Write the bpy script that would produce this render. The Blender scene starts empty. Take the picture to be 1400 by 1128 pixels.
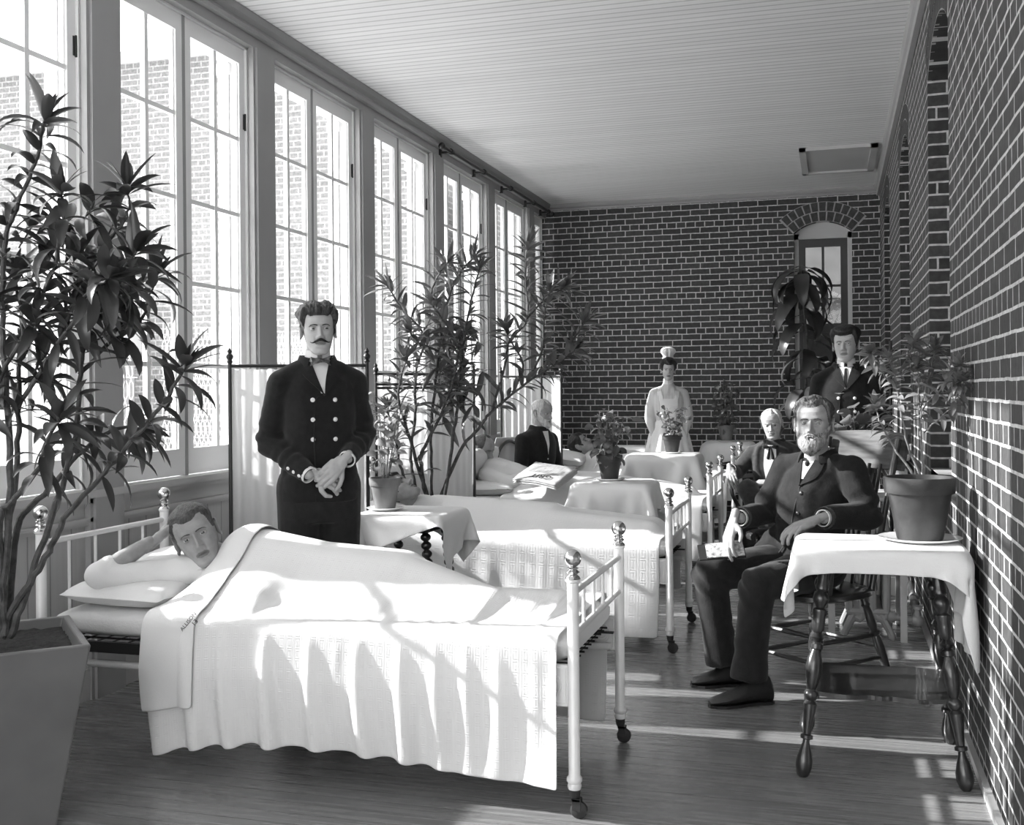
ROLL=-.0087; SUN_E=7.0; SKY_E=2.6; EXPO=1.15
import bpy, math, random
import numpy as np
from mathutils import Vector, Matrix, noise
from mathutils.bvhtree import BVHTree
PI=math.pi
SC=bpy.context.scene; COL=SC.collection
V=Vector
random.seed(7); np.random.seed(7)
# ------------------------------------------------------------------ materials (the photograph is black and white)
M={}
def nn(nt,t,**k):
    n=nt.nodes.new(t)
    for a,b in k.items(): setattr(n,a,b)
    return n
def mat(name,v,rough=.6,metal=0.,noise_amt=0.,noise_scale=8.,bump=0.,bump_scale=60.,sheen=0.,spec=.5,coat=0.,stretch=None,trans=0.):
    m=bpy.data.materials.new(name); m.use_nodes=True; nt=m.node_tree; b=nt.nodes['Principled BSDF']
    b.inputs['Roughness'].default_value=rough; b.inputs['Metallic'].default_value=metal
    b.inputs['Specular IOR Level'].default_value=spec
    b.inputs['Sheen Weight'].default_value=sheen; b.inputs['Coat Weight'].default_value=coat
    b.inputs['Base Color'].default_value=(v,v,v,1)
    tc=nn(nt,'ShaderNodeTexCoord'); src=tc.outputs['Object']
    if stretch:
        mp=nn(nt,'ShaderNodeMapping'); mp.inputs['Scale'].default_value=stretch
        nt.links.new(src,mp.inputs[0]); src=mp.outputs[0]
    if noise_amt:
        n=nn(nt,'ShaderNodeTexNoise'); n.inputs['Scale'].default_value=noise_scale; n.inputs['Detail'].default_value=5
        nt.links.new(src,n.inputs[0])
        r=nn(nt,'ShaderNodeMapRange'); r.inputs[1].default_value=.3; r.inputs[2].default_value=.7
        r.inputs[3].default_value=max(0,v-noise_amt); r.inputs[4].default_value=v+noise_amt
        nt.links.new(n.outputs[0],r.inputs[0]); nt.links.new(r.outputs[0],b.inputs['Base Color'])
    if bump:
        n=nn(nt,'ShaderNodeTexNoise'); n.inputs['Scale'].default_value=bump_scale; n.inputs['Detail'].default_value=4
        nt.links.new(src,n.inputs[0])
        bp=nn(nt,'ShaderNodeBump'); bp.inputs['Strength'].default_value=bump; bp.inputs['Distance'].default_value=.01
        nt.links.new(n.outputs[0],bp.inputs['Height']); nt.links.new(bp.outputs[0],b.inputs['Normal'])
    if trans:
        tr=nn(nt,'ShaderNodeBsdfTranslucent'); tr.inputs[0].default_value=(v,v,v,1)
        mx=nn(nt,'ShaderNodeMixShader'); mx.inputs[0].default_value=trans
        out=nt.nodes['Material Output']
        nt.links.new(b.outputs[0],mx.inputs[1]); nt.links.new(tr.outputs[0],mx.inputs[2]); nt.links.new(mx.outputs[0],out.inputs[0])
    M[name]=m; return m
def math_node(nt,op,a,b=None,c=None):
    n=nn(nt,'ShaderNodeMath',operation=op)
    for i,x in enumerate((a,b,c)):
        if x is None: continue
        if isinstance(x,(int,float)): n.inputs[i].default_value=x
        else: nt.links.new(x,n.inputs[i])
    return n.outputs[0]
def brick_mat(name,b1,b2,mortar,bw=.216,rh=.0677,ms=.0055,yoff=0.0,bump=.6):
    m=bpy.data.materials.new(name); m.use_nodes=True; nt=m.node_tree; B=nt.nodes['Principled BSDF']
    geo=nn(nt,'ShaderNodeNewGeometry'); sp=nn(nt,'ShaderNodeSeparateXYZ'); sn=nn(nt,'ShaderNodeSeparateXYZ')
    nt.links.new(geo.outputs['Position'],sp.inputs[0]); nt.links.new(geo.outputs['True Normal'],sn.inputs[0])
    s=math_node(nt,'GREATER_THAN',math_node(nt,'ABSOLUTE',sn.outputs[1]),.5)
    mx=nn(nt,'ShaderNodeMix',data_type='FLOAT'); nt.links.new(s,mx.inputs[0])
    nt.links.new(sp.outputs[1],mx.inputs[2]); nt.links.new(sp.outputs[0],mx.inputs[3])
    cb=nn(nt,'ShaderNodeCombineXYZ'); nt.links.new(math_node(nt,'ADD',mx.outputs[0],20.03),cb.inputs[0])
    nt.links.new(math_node(nt,'ADD',sp.outputs[2],yoff+2.031),cb.inputs[1])
    # a little wobble, as in hand-laid courses
    nz=nn(nt,'ShaderNodeTexNoise'); nz.inputs['Scale'].default_value=9.; nt.links.new(cb.outputs[0],nz.inputs[0])
    vs=nn(nt,'ShaderNodeVectorMath',operation='SUBTRACT'); nt.links.new(nz.outputs[1],vs.inputs[0]); vs.inputs[1].default_value=(.5,.5,.5)
    vm=nn(nt,'ShaderNodeVectorMath',operation='SCALE'); nt.links.new(vs.outputs[0],vm.inputs[0]); vm.inputs['Scale'].default_value=.008
    va=nn(nt,'ShaderNodeVectorMath',operation='ADD'); nt.links.new(cb.outputs[0],va.inputs[0]); nt.links.new(vm.outputs[0],va.inputs[1])
    br=nn(nt,'ShaderNodeTexBrick',offset=.5,offset_frequency=2,squash=.5,squash_frequency=6)
    nt.links.new(va.outputs[0],br.inputs[0])
    for k,v in (('Color1',b1),('Color2',b2),('Mortar',mortar)): br.inputs[k].default_value=(v,v,v,1)
    br.inputs['Scale'].default_value=1.; br.inputs['Brick Width'].default_value=bw; br.inputs['Row Height'].default_value=rh
    br.inputs['Mortar Size'].default_value=ms; br.inputs['Mortar Smooth'].default_value=.1
    n2=nn(nt,'ShaderNodeTexNoise'); n2.inputs['Scale'].default_value=30.; n2.inputs['Detail'].default_value=6; nt.links.new(va.outputs[0],n2.inputs[0])
    r=nn(nt,'ShaderNodeMapRange'); r.inputs[1].default_value=.3; r.inputs[2].default_value=.75; r.inputs[3].default_value=.7; r.inputs[4].default_value=1.35
    nt.links.new(n2.outputs[0],r.inputs[0])
    mc=nn(nt,'ShaderNodeMix',data_type='RGBA',blend_type='MULTIPLY'); mc.inputs[0].default_value=1.
    nt.links.new(br.outputs[0],mc.inputs[6]); nt.links.new(r.outputs[0],mc.inputs[7]); nt.links.new(mc.outputs[2],B.inputs['Base Color'])
    h=math_node(nt,'SUBTRACT',math_node(nt,'MULTIPLY',n2.outputs[0],.3),br.outputs['Fac'])
    bp=nn(nt,'ShaderNodeBump'); bp.inputs['Strength'].default_value=bump; bp.inputs['Distance'].default_value=.006
    nt.links.new(h,bp.inputs['Height']); nt.links.new(bp.outputs[0],B.inputs['Normal'])
    B.inputs['Roughness'].default_value=.75
    M[name]=m; return m
def board_mat(name,v,axis,pitch,rough,groove=.45,var=.12,grain=True,coat=0.,gw=.06):
    """painted boards: grooves every `pitch` metres along `axis`, grain along the boards"""
    m=bpy.data.materials.new(name); m.use_nodes=True; nt=m.node_tree; B=nt.nodes['Principled BSDF']
    geo=nn(nt,'ShaderNodeNewGeometry'); sp=nn(nt,'ShaderNodeSeparateXYZ'); nt.links.new(geo.outputs['Position'],sp.inputs[0])
    u=math_node(nt,'DIVIDE',math_node(nt,'ADD',sp.outputs[axis],50.),pitch)
    fr=math_node(nt,'FRACT',u); idn=math_node(nt,'FLOOR',u)
    d=math_node(nt,'MINIMUM',fr,math_node(nt,'SUBTRACT',1.,fr))
    g=nn(nt,'ShaderNodeMapRange',interpolation_type='SMOOTHSTEP'); g.inputs[1].default_value=0; g.inputs[2].default_value=gw; g.inputs[3].default_value=1-groove; g.inputs[4].default_value=1.
    nt.links.new(d,g.inputs[0])
    wn=nn(nt,'ShaderNodeTexWhiteNoise',noise_dimensions='1D'); nt.links.new(idn,wn.inputs['W'])
    bv=nn(nt,'ShaderNodeMapRange'); bv.inputs[3].default_value=1-var; bv.inputs[4].default_value=1+var; nt.links.new(wn.outputs[0],bv.inputs[0])
    mp=nn(nt,'ShaderNodeMapping'); sc=[1.2,1.2,1.2]; sc[axis]=28.; mp.inputs['Scale'].default_value=sc; nt.links.new(geo.outputs['Position'],mp.inputs[0])
    nz=nn(nt,'ShaderNodeTexNoise'); nz.inputs['Scale'].default_value=1.6; nz.inputs['Detail'].default_value=6; nt.links.new(mp.outputs[0],nz.inputs[0])
    gr=nn(nt,'ShaderNodeMapRange'); gr.inputs[1].default_value=.3; gr.inputs[2].default_value=.7; k=.18 if grain else .04; gr.inputs[3].default_value=1-k; gr.inputs[4].default_value=1+k
    nt.links.new(nz.outputs[0],gr.inputs[0])
    val=math_node(nt,'MULTIPLY',math_node(nt,'MULTIPLY',math_node(nt,'MULTIPLY',g.outputs[0],bv.outputs[0]),gr.outputs[0]),v)
    nt.links.new(val,B.inputs['Base Color'])
    B.inputs['Roughness'].default_value=rough; B.inputs['Coat Weight'].default_value=coat; B.inputs['Coat Roughness'].default_value=.2
    rr=math_node(nt,'ADD',math_node(nt,'MULTIPLY',nz.outputs[0],.16),rough-.08); nt.links.new(rr,B.inputs['Roughness'])
    bp=nn(nt,'ShaderNodeBump'); bp.inputs['Strength'].default_value=.6; bp.inputs['Distance'].default_value=.003
    nt.links.new(g.outputs[0],bp.inputs['Height']); nt.links.new(bp.outputs[0],B.inputs['Normal'])
    M[name]=m; return m
def glass_mat(name):
    m=bpy.data.materials.new(name); m.use_nodes=True; nt=m.node_tree; nt.nodes.clear()
    o=nn(nt,'ShaderNodeOutputMaterial'); t=nn(nt,'ShaderNodeBsdfTransparent'); t.inputs[0].default_value=(.95,.95,.95,1)
    g=nn(nt,'ShaderNodeBsdfGlossy'); g.inputs['Roughness'].default_value=.03
    lw=nn(nt,'ShaderNodeLayerWeight'); lw.inputs[0].default_value=.5; f=math_node(nt,'ADD',math_node(nt,'MULTIPLY',math_node(nt,'POWER',lw.outputs['Facing'],5.),.6),.04)
    tc=nn(nt,'ShaderNodeTexCoord'); n=nn(nt,'ShaderNodeTexNoise'); n.inputs['Scale'].default_value=6.; nt.links.new(tc.outputs['Object'],n.inputs[0])
    bp=nn(nt,'ShaderNodeBump'); bp.inputs['Strength'].default_value=.25; bp.inputs['Distance'].default_value=.02
    nt.links.new(n.outputs[0],bp.inputs['Height']); nt.links.new(bp.outputs[0],g.inputs['Normal'])
    mx=nn(nt,'ShaderNodeMixShader'); nt.links.new(f,mx.inputs[0]); nt.links.new(t.outputs[0],mx.inputs[1]); nt.links.new(g.outputs[0],mx.inputs[2])
    nt.links.new(mx.outputs[0],o.inputs[0]); M[name]=m
brick_mat('brick',.047,.029,.48)
brick_mat('brick_outside',.16,.135,.28,ms=.009)
board_mat('floor_boards',.19,1,.085,.27,groove=.35,var=.05,coat=.25,gw=.05)
board_mat('ceiling_boards',.80,1,.075,.5,groove=.42,var=.03,grain=False,gw=.16)
board_mat('wainscot',.46,1,.14,.5,groove=.5,var=.02,grain=False,gw=.05)
mat('post_paint',.33,.5,noise_amt=.015,noise_scale=3,bump=.05)
mat('panel_paint',.48,.5,noise_amt=.015,noise_scale=3)
mat('sash_paint',.88,.45)
mat('white_outside',.85,.6)
mat('snow_ground',.80,.8,bump=.3,bump_scale=3)
mat('snow',.45,.8,bump=.3,bump_scale=4)
mat('stone',.30,.7,noise_amt=.05)
mat('dark_wood',.018,.28,spec=.6,coat=.4,noise_amt=.008,noise_scale=14)
mat('chair_wood',.03,.3,spec=.6,coat=.3,noise_amt=.01,noise_scale=10)
mat('crest_wood',.07,.66,spec=.25,noise_amt=.04,noise_scale=6,stretch=(1,1,8))
mat('black_iron',.015,.4,spec=.5)
mat('door_paint',.02,.4)
mat('white_enamel',.74,.28,coat=.3,noise_amt=.03,noise_scale=5)
mat('brass',.62,.16,metal=1.)
mat('brass_dark',.4,.25,metal=1.)
mat('rubber',.02,.6)
mat('linen',.70,.85,bump=.15,bump_scale=220,sheen=.1)
mat('linen_shirt',.70,.85,bump=.15,bump_scale=200)
mat('ticking',.62,.85,bump=.2,bump_scale=120)
mat('curtain',.72,.9,bump=.1,bump_scale=150,trans=.35)
mat('wool_black',.012,.9,noise_amt=.003,noise_scale=40,bump=.2,bump_scale=260,sheen=.12,spec=.2)
mat('wool_dark',.014,.9,noise_amt=.004,noise_scale=40,bump=.25,bump_scale=240,sheen=.06,spec=.2)
mat('wool_grey',.03,.9,noise_amt=.008,noise_scale=40,bump=.25,bump_scale=200,sheen=.2,spec=.2)
mat('trouser_dark',.016,.9,noise_amt=.004,noise_scale=30,bump=.25,bump_scale=240,sheen=.12,spec=.2)
mat('leather',.015,.35,bump=.2,bump_scale=80,coat=.2)
mat('skin',.40,.5,noise_amt=.03,noise_scale=30,bump=.06,bump_scale=160,spec=.35)
mat('skin_tan',.30,.5,noise_amt=.04,noise_scale=30,bump=.1,bump_scale=160,spec=.35)
mat('lip',.20,.45)
mat('lip_tan',.15,.45)
mat('eye_white',.55,.15,coat=.5)
mat('iris',.03,.1,coat=.8)
mat('hair_dark',.012,.45,bump=.8,bump_scale=130,noise_amt=.008,noise_scale=60,stretch=(1,1,.35))
mat('hair_mid',.05,.5,bump=.8,bump_scale=150,noise_amt=.03,noise_scale=80,stretch=(1,1,.35))
mat('hair_grey',.24,.6,bump=.9,bump_scale=140,noise_amt=.12,noise_scale=70,stretch=(1,1,.35))
mat('hair_white',.50,.6,bump=.9,bump_scale=140,noise_amt=.12,noise_scale=70,stretch=(1,1,.35))
mat('terracotta',.032,.6,noise_amt=.02,noise_scale=7,bump=.2,bump_scale=30)
mat('terracotta_light',.16,.65,noise_amt=.06,noise_scale=6,bump=.2,bump_scale=30)
mat('soil',.015,.95,bump=1.,bump_scale=40,noise_amt=.01,noise_scale=60)
mat('china',.80,.15,coat=.5)
mat('tub_paint',.13,.35,noise_amt=.02,noise_scale=4,bump=.15,bump_scale=12)
mat('leaf_dark',.045,.33,noise_amt=.02,noise_scale=5,trans=.12,spec=.6)
mat('leaf_mid',.10,.33,noise_amt=.05,noise_scale=8,trans=.2,spec=.6)
mat('leaf_shrub',.16,.35,noise_amt=.08,noise_scale=8,trans=.25,spec=.6)
mat('leaf_pale',.24,.35,noise_amt=.12,noise_scale=10,trans=.25,spec=.6)
mat('bark',.05,.7,noise_amt=.03,noise_scale=30,bump=.5,bump_scale=60)
mat('bark_light',.16,.7,noise_amt=.06,noise_scale=30,bump=.5,bump_scale=60)
mat('newsprint',.50,.85,noise_amt=.05,noise_scale=90)
mat('ink',.02,.8); mat('newsprint_ink',.30,.8)
mat('radiator_paint',.30,.4,coat=.3)
mat('petal',.6,.6)
mat('silver_dial',.5,.3,metal=.8)
mat('wire',.75,.5)
glass_mat('glass')
# knit/woven pattern for the coverlet
def coverlet_mat():
    m=mat('coverlet',.70,.85); nt=m.node_tree; B=nt.nodes['Principled BSDF']
    uv=nn(nt,'ShaderNodeUVMap'); sp=nn(nt,'ShaderNodeSeparateXYZ'); nt.links.new(uv.outputs[0],sp.inputs[0])
    s1=math_node(nt,'SINE',math_node(nt,'MULTIPLY',math_node(nt,'ADD',sp.outputs[0],sp.outputs[1]),100.))
    s2=math_node(nt,'SINE',math_node(nt,'MULTIPLY',math_node(nt,'SUBTRACT',sp.outputs[0],sp.outputs[1]),100.))
    q=math_node(nt,'GREATER_THAN',math_node(nt,'MULTIPLY',s1,s2),.35)
    rib=math_node(nt,'SINE',math_node(nt,'MULTIPLY',sp.outputs[1],900.))
    h=math_node(nt,'ADD',math_node(nt,'MULTIPLY',q,math_node(nt,'ADD',rib,1.)),math_node(nt,'MULTIPLY',math_node(nt,'SINE',math_node(nt,'MULTIPLY',sp.outputs[0],700.)),.3))
    bp=nn(nt,'ShaderNodeBump'); bp.inputs['Strength'].default_value=.22; bp.inputs['Distance'].default_value=.0015
    nt.links.new(h,bp.inputs['Height']); nt.links.new(bp.outputs[0],B.inputs['Normal'])
coverlet_mat()
# ------------------------------------------------------------------ mesh builder
class MB:
    def __init__(s): s.v=[]; s.f=[]; s.sm=[]; s.mi=[]; s.m=0
    def add(s,vs,fs,smooth=False,M4=None):
        o=len(s.v)
        if M4 is not None: vs=[M4@V(p) for p in vs]
        s.v+= [tuple(p) for p in vs]
        for f in fs: s.f.append(tuple(i+o for i in f)); s.sm.append(smooth); s.mi.append(s.m)
        return s
    def box(s,a,b,M4=None):
        x0,y0,z0=a; x1,y1,z1=b
        vs=[(x0,y0,z0),(x1,y0,z0),(x1,y1,z0),(x0,y1,z0),(x0,y0,z1),(x1,y0,z1),(x1,y1,z1),(x0,y1,z1)]
        return s.add(vs,[(0,3,2,1),(4,5,6,7),(0,1,5,4),(1,2,6,5),(2,3,7,6),(3,0,4,7)],False,M4)
    def rings(s,rs,close=True,cap=True,smooth=True,M4=None):
        n=len(rs[0]); vs=[p for r in rs for p in r]; fs=[]
        for k in range(len(rs)-1):
            for i in range(n if close else n-1):
                j=(i+1)%n; fs.append((k*n+i,k*n+j,(k+1)*n+j,(k+1)*n+i))
        if cap and close:
            fs.append(tuple(range(n))[::-1]); fs.append(tuple((len(rs)-1)*n+i for i in range(n)))
        return s.add(vs,fs,smooth,M4)
    def tube(s,path,rad,seg=8,cap=True,flat=1.,M4=None):
        P=[V(p) for p in path]; n=len(P)
        if isinstance(rad,(int,float)): rad=[rad]*n
        T=[(P[min(i+1,n-1)]-P[max(i-1,0)]).normalized() for i in range(n)]
        up=V((0,0,1)) if abs(T[0].z)<.9 else V((0,1,0))
        a=T[0].cross(up).normalized(); R=[]
        for i in range(n):
            a=(a-T[i]*a.dot(T[i]))
            if a.length<1e-6: a=T[i].orthogonal()
            a.normalize(); b=T[i].cross(a)
            R.append([P[i]+(a*math.cos(2*PI*k/seg)+b*math.sin(2*PI*k/seg)*flat)*rad[i] for k in range(seg)])
        return s.rings(R,True,cap,True,M4)
    def lathe(s,prof,loc=(0,0,0),seg=20,M4=None,axis=None):
        """prof: (radius, height). axis: (p0,p1) maps height 0..1 to the segment"""
        if axis:
            p0,p1=V(axis[0]),V(axis[1]); d=p1-p0; t=d.normalized(); a=t.orthogonal().normalized(); b=t.cross(a)
            R=[[p0+d*h+(a*math.cos(2*PI*k/seg)+b*math.sin(2*PI*k/seg))*max(r,1e-4) for k in range(seg)] for r,h in prof]
        else:
            L=V(loc); R=[[L+V((max(r,1e-4)*math.cos(2*PI*k/seg),max(r,1e-4)*math.sin(2*PI*k/seg),h)) for k in range(seg)] for r,h in prof]
        return s.rings(R,True,True,True,M4)
    def ell(s,c,r,seg=16,rg=10,M4=None):
        c=V(c); R=[]
        for i in range(rg+1):
            t=PI*i/rg; q=max(math.sin(t),1e-3)
            R.append([c+V((r[0]*q*math.cos(2*PI*k/seg),r[1]*q*math.sin(2*PI*k/seg),-r[2]*math.cos(t))) for k in range(seg)])
        return s.rings(R,True,True,True,M4)
    def cap(s,p0,p1,r0,r1,seg=12,rg=4):
        """capsule with two radii, closed"""
        p0,p1=V(p0),V(p1); t=(p1-p0)
        L=t.length
        if L<1e-6: return s.ell(p0,(r0,)*3)
        t/=L; a=t.orthogonal().normalized(); b=t.cross(a); R=[]
        for i in range(rg+1):
            q=PI/2*i/rg; R.append((p0-t*r0*math.cos(q),max(r0*math.sin(q),1e-4)))
        for i in range(rg+1):
            q=PI/2*i/rg; R.append((p1+t*r1*math.sin(q),max(r1*math.cos(q),1e-4)))
        return s.rings([[c+(a*math.cos(2*PI*k/seg)+b*math.sin(2*PI*k/seg))*r for k in range(seg)] for c,r in R])
    def chain(s,pts,rs,seg=12):
        for i in range(len(pts)-1): s.cap(pts[i],pts[i+1],rs[i],rs[i+1],seg)
        return s
    def grid(s,G,smooth=True,thick=0.,M4=None):
        """G: (n,m,3) array"""
        G=np.asarray(G,float); n,m=G.shape[:2]
        f=[(i*m+j,(i+1)*m+j,(i+1)*m+j+1,i*m+j+1) for i in range(n-1) for j in range(m-1)]
        if not thick: return s.add([tuple(p) for p in G.reshape(-1,3)],f,smooth,M4)
        N=grid_normals(G); B=(G-N*thick).reshape(-1,3); vs=[tuple(p) for p in G.reshape(-1,3)]+[tuple(p) for p in B]; o=n*m
        fs=f+[tuple(i+o for i in q[::-1]) for q in f]
        for i in range(n-1):
            for j,fl in ((0,0),(m-1,1)):
                a,b=i*m+j,(i+1)*m+j; fs.append((a,a+o,b+o,b) if fl==0 else (b,b+o,a+o,a))
        for j in range(m-1):
            for i,fl in ((0,1),(n-1,0)):
                a,b=i*m+j,i*m+j+1; fs.append((a,a+o,b+o,b) if fl==0 else (b,b+o,a+o,a))
        return s.add(vs,fs,smooth,M4)
    def mesh(s,name,mats,sharp=40):
        me=bpy.data.meshes.new(name); me.from_pydata(s.v,[],s.f)
        me.polygons.foreach_set('use_smooth',s.sm); me.polygons.foreach_set('material_index',s.mi)
        for m in (mats if isinstance(mats,(list,tuple)) else [mats]): me.materials.append(M[m])
        me.update()
        if sharp and any(s.sm):
            try: me.set_sharp_from_angle(angle=math.radians(sharp))
            except Exception: pass
        return me
    def build(s,name,mats,parent=None,sharp=40,**kw):
        return link(name,s.mesh(name,mats,sharp),parent,**kw)
def grid_normals(G):
    du=np.gradient(G,axis=0); dv=np.gradient(G,axis=1); N=np.cross(du,dv); L=np.linalg.norm(N,axis=2,keepdims=True); return N/np.maximum(L,1e-9)
def link(name,me,parent=None,label=None,cat=None,group=None,kind=None,loc=None,rz=None):
    o=bpy.data.objects.new(name,me); COL.objects.link(o)
    if parent is not None: o.parent=parent
    if loc is not None: o.location=loc
    if rz is not None: o.rotation_euler=(0,0,rz)
    return tag(o,label,cat,group,kind)
def tag(o,label=None,cat=None,group=None,kind=None):
    for k,v in (('label',label),('category',cat),('group',group),('kind',kind)):
        if v: o[k]=v
    return o
def thing(name,label,cat,loc=(0,0,0),rz=0,group=None):
    return link(name,None,None,label,cat,group,None,loc,rz)
def struct(name,mb,m,parent=None,label=None):
    o=mb.build(name,m,parent); 
    if parent is None: o['kind']='structure'
    if label: o['label']=label
    return o
def dup(root,loc=None,rz=None,label=None,group=None):
    def cp(o,par):
        c=o.copy(); COL.objects.link(c); c.parent=par
        for ch in list(o.children): cp(ch,c)
        return c
    r=cp(root,None)
    if loc is not None: r.location=loc
    if rz is not None: r.rotation_euler=(0,0,rz)
    if label: r['label']=label
    if group: r['group']=group
    return r
def bevel_box(mb,a,b,r,seg=3,M4=None):
    """box with rounded vertical and horizontal edges (superellipse-free, small radius)"""
    x0,y0,z0=a; x1,y1,z1=b; R=[]
    cx,cy=(x0+x1)/2,(y0+y1)/2; hx,hy=(x1-x0)/2,(y1-y0)/2
    def ring(ins,z):
        out=[]; rr=max(r-ins,0.0005) if ins<r else .0005
        for q,(sx,sy) in enumerate(((1,1),(-1,1),(-1,-1),(1,-1))):
            for k in range(seg+1):
                t=PI/2*(q+k/seg); out.append((cx+sx*(hx-ins-rr)+rr*math.cos(t),cy+sy*(hy-ins-rr)+rr*math.sin(t),z))
        return out
    for k in range(seg+1):
        t=PI/2*k/seg; R.append(ring(r*(1-math.sin(t)),z0+r*(1-math.cos(t))))
    for k in range(seg+1):
        t=PI/2*k/seg; R.append(ring(r*(1-math.cos(t)),z1-r*(1-math.sin(t))))
    return mb.rings(R,True,True,True,M4)
def evaluate(o):
    dg=bpy.context.evaluated_depsgraph_get(); me=bpy.data.meshes.new_from_object(o.evaluated_get(dg)); return me
def blob(name,mb,mats,voxel,smooth=4,factor=.5,parent=None,wr=None,**kw):
    """fuse overlapping closed shapes into one continuous skin"""
    me=mb.mesh('tmp',mats,0); o=bpy.data.objects.new('tmp',me); COL.objects.link(o)
    r=o.modifiers.new('r','REMESH'); r.mode='VOXEL'; r.voxel_size=voxel; r.use_smooth_shade=True
    if smooth: q=o.modifiers.new('s','SMOOTH'); q.iterations=smooth; q.factor=factor
    bpy.context.view_layer.update()
    res=evaluate(o); bpy.data.objects.remove(o); bpy.data.meshes.remove(me)
    if wr: wrinkle(res,**wr)
    res.name=name
    if name is None: return res
    for p in res.polygons: p.use_smooth=True
    if not res.materials: res.materials.append(M[mats if isinstance(mats,str) else mats[0]])
    return link(name,res,parent,**kw)
def wrinkle(me,amp=.005,freq=(6,6,14),seed=0,bands=()):
    """folds in cloth: ridged noise along the normal; bands=(centre,radius,amp,freq vector)"""
    n=len(me.vertices); co=np.empty(n*3); me.vertices.foreach_get('co',co); co=co.reshape(-1,3)
    no=np.empty(n*3); me.vertices.foreach_get('normal',no); no=no.reshape(-1,3)
    off=V((seed*3.7,seed*1.3,seed*5.1)); d=np.zeros(n)
    for i in range(n):
        p=co[i]; q=V((p[0]*freq[0],p[1]*freq[1],p[2]*freq[2]))+off
        a=noise.noise(q); b=noise.noise(q*2.3+V((4,4,4)))
        d[i]=amp*((1-abs(a)*3.2)*.6+b*.5)
        for c,r,am,fv in bands:
            l=(V(p)-V(c)).length
            if l<r:
                w=(1-(l/r)**2)**2; ph=p[0]*fv[0]+p[1]*fv[1]+p[2]*fv[2]+noise.noise(V(p)*7)*1.6
                s_=math.sin(ph); d[i]+=am*w*(abs(s_)**.7*(1 if s_>0 else -1))
    co+=no*d[:,None]; me.vertices.foreach_set('co',co.ravel()); me.update()
def join(meshes,name):
    vs=[];fs=[];mi=[];mats=[]
    for me in meshes:
        o=len(vs); mp=[]
        for m in me.materials:
            if m not in mats: mats.append(m)
            mp.append(mats.index(m))
        vs+=[tuple(v.co) for v in me.vertices]
        for p in me.polygons: fs.append(tuple(i+o for i in p.vertices)); mi.append(mp[p.material_index] if mp else 0)
    r=bpy.data.meshes.new(name); r.from_pydata(vs,[],fs)
    for m in mats: r.materials.append(m)
    r.polygons.foreach_set('material_index',mi); r.polygons.foreach_set('use_smooth',[True]*len(fs)); r.update()
    return r
def bez(pts,n=8):
    """Catmull-Rom through points"""
    P=[V(p) for p in pts]; out=[]
    for i in range(len(P)-1):
        a=P[max(i-1,0)];b=P[i];c=P[i+1];d=P[min(i+2,len(P)-1)]
        for k in range(n):
            t=k/n; out.append(.5*((2*b)+(c-a)*t+(2*a-5*b+4*c-d)*t*t+(3*b-3*c+d-a)*t**3))
    out.append(P[-1]); return out
# ------------------------------------------------------------------ cloth settling on solid shapes
class Solids:
    def __init__(s): s.b=[]; s.c=[]; s.e=[]; s.planes=[]
    def box(s,c,h,r,rz=0.): s.b.append((np.array(c,float),np.array(h,float),r,rz)); return s
    def cap(s,a,b,r0,r1): s.c.append((np.array(a,float),np.array(b,float),r0,r1)); return s
    def plane(s,n,d): s.planes.append((np.array(n,float),d)); return s
    def push(s,P,P0,fr,th=.004):
        for c,h,r,rz in s.b:
            q=P-c
            if rz:
                cc,ss=math.cos(-rz),math.sin(-rz); x=q[:,0]*cc-q[:,1]*ss; y=q[:,0]*ss+q[:,1]*cc; q=np.stack([x,y,q[:,2]],1)
            hi=h-r; a=np.abs(q)-hi; o=np.maximum(a,0); L=np.linalg.norm(o,axis=1); ins=np.minimum(a.max(axis=1),0)
            sd=L+ins-r-th; m=sd<0
            if not m.any(): continue
            g=np.where(L[:,None]>1e-9,o/np.maximum(L,1e-9)[:,None],0)*np.sign(q)
            k=L<=1e-9
            if k.any():
                ax=a[k].argmax(axis=1); gg=np.zeros((k.sum(),3)); gg[np.arange(k.sum()),ax]=np.sign(q[k][np.arange(k.sum()),ax]); g[k]=gg
            mv=g*(-sd)[:,None]
            if rz:
                cc,ss=math.cos(rz),math.sin(rz); x=mv[:,0]*cc-mv[:,1]*ss; y=mv[:,0]*ss+mv[:,1]*cc; mv=np.stack([x,y,mv[:,2]],1)
            P[m]+=mv[m]; d=P[m]-P0[m]; P[m]-=d*fr
        for a,b,r0,r1 in s.c:
            ab=b-a; t=np.clip(((P-a)@ab)/max(ab@ab,1e-9),0,1); c=a+t[:,None]*ab; d=P-c; L=np.linalg.norm(d,axis=1); r=r0+(r1-r0)*t+th
            m=L<r
            if m.any():
                P[m]+=d[m]/np.maximum(L[m],1e-6)[:,None]*(r[m]-L[m])[:,None]; e=P[m]-P0[m]; P[m]-=e*fr
        for n,d in s.planes:
            h=P@n-d; m=h<th
            if m.any(): P[m]+=np.outer(th-h[m],n); e=P[m]-P0[m]; P[m]-=e*fr
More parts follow.
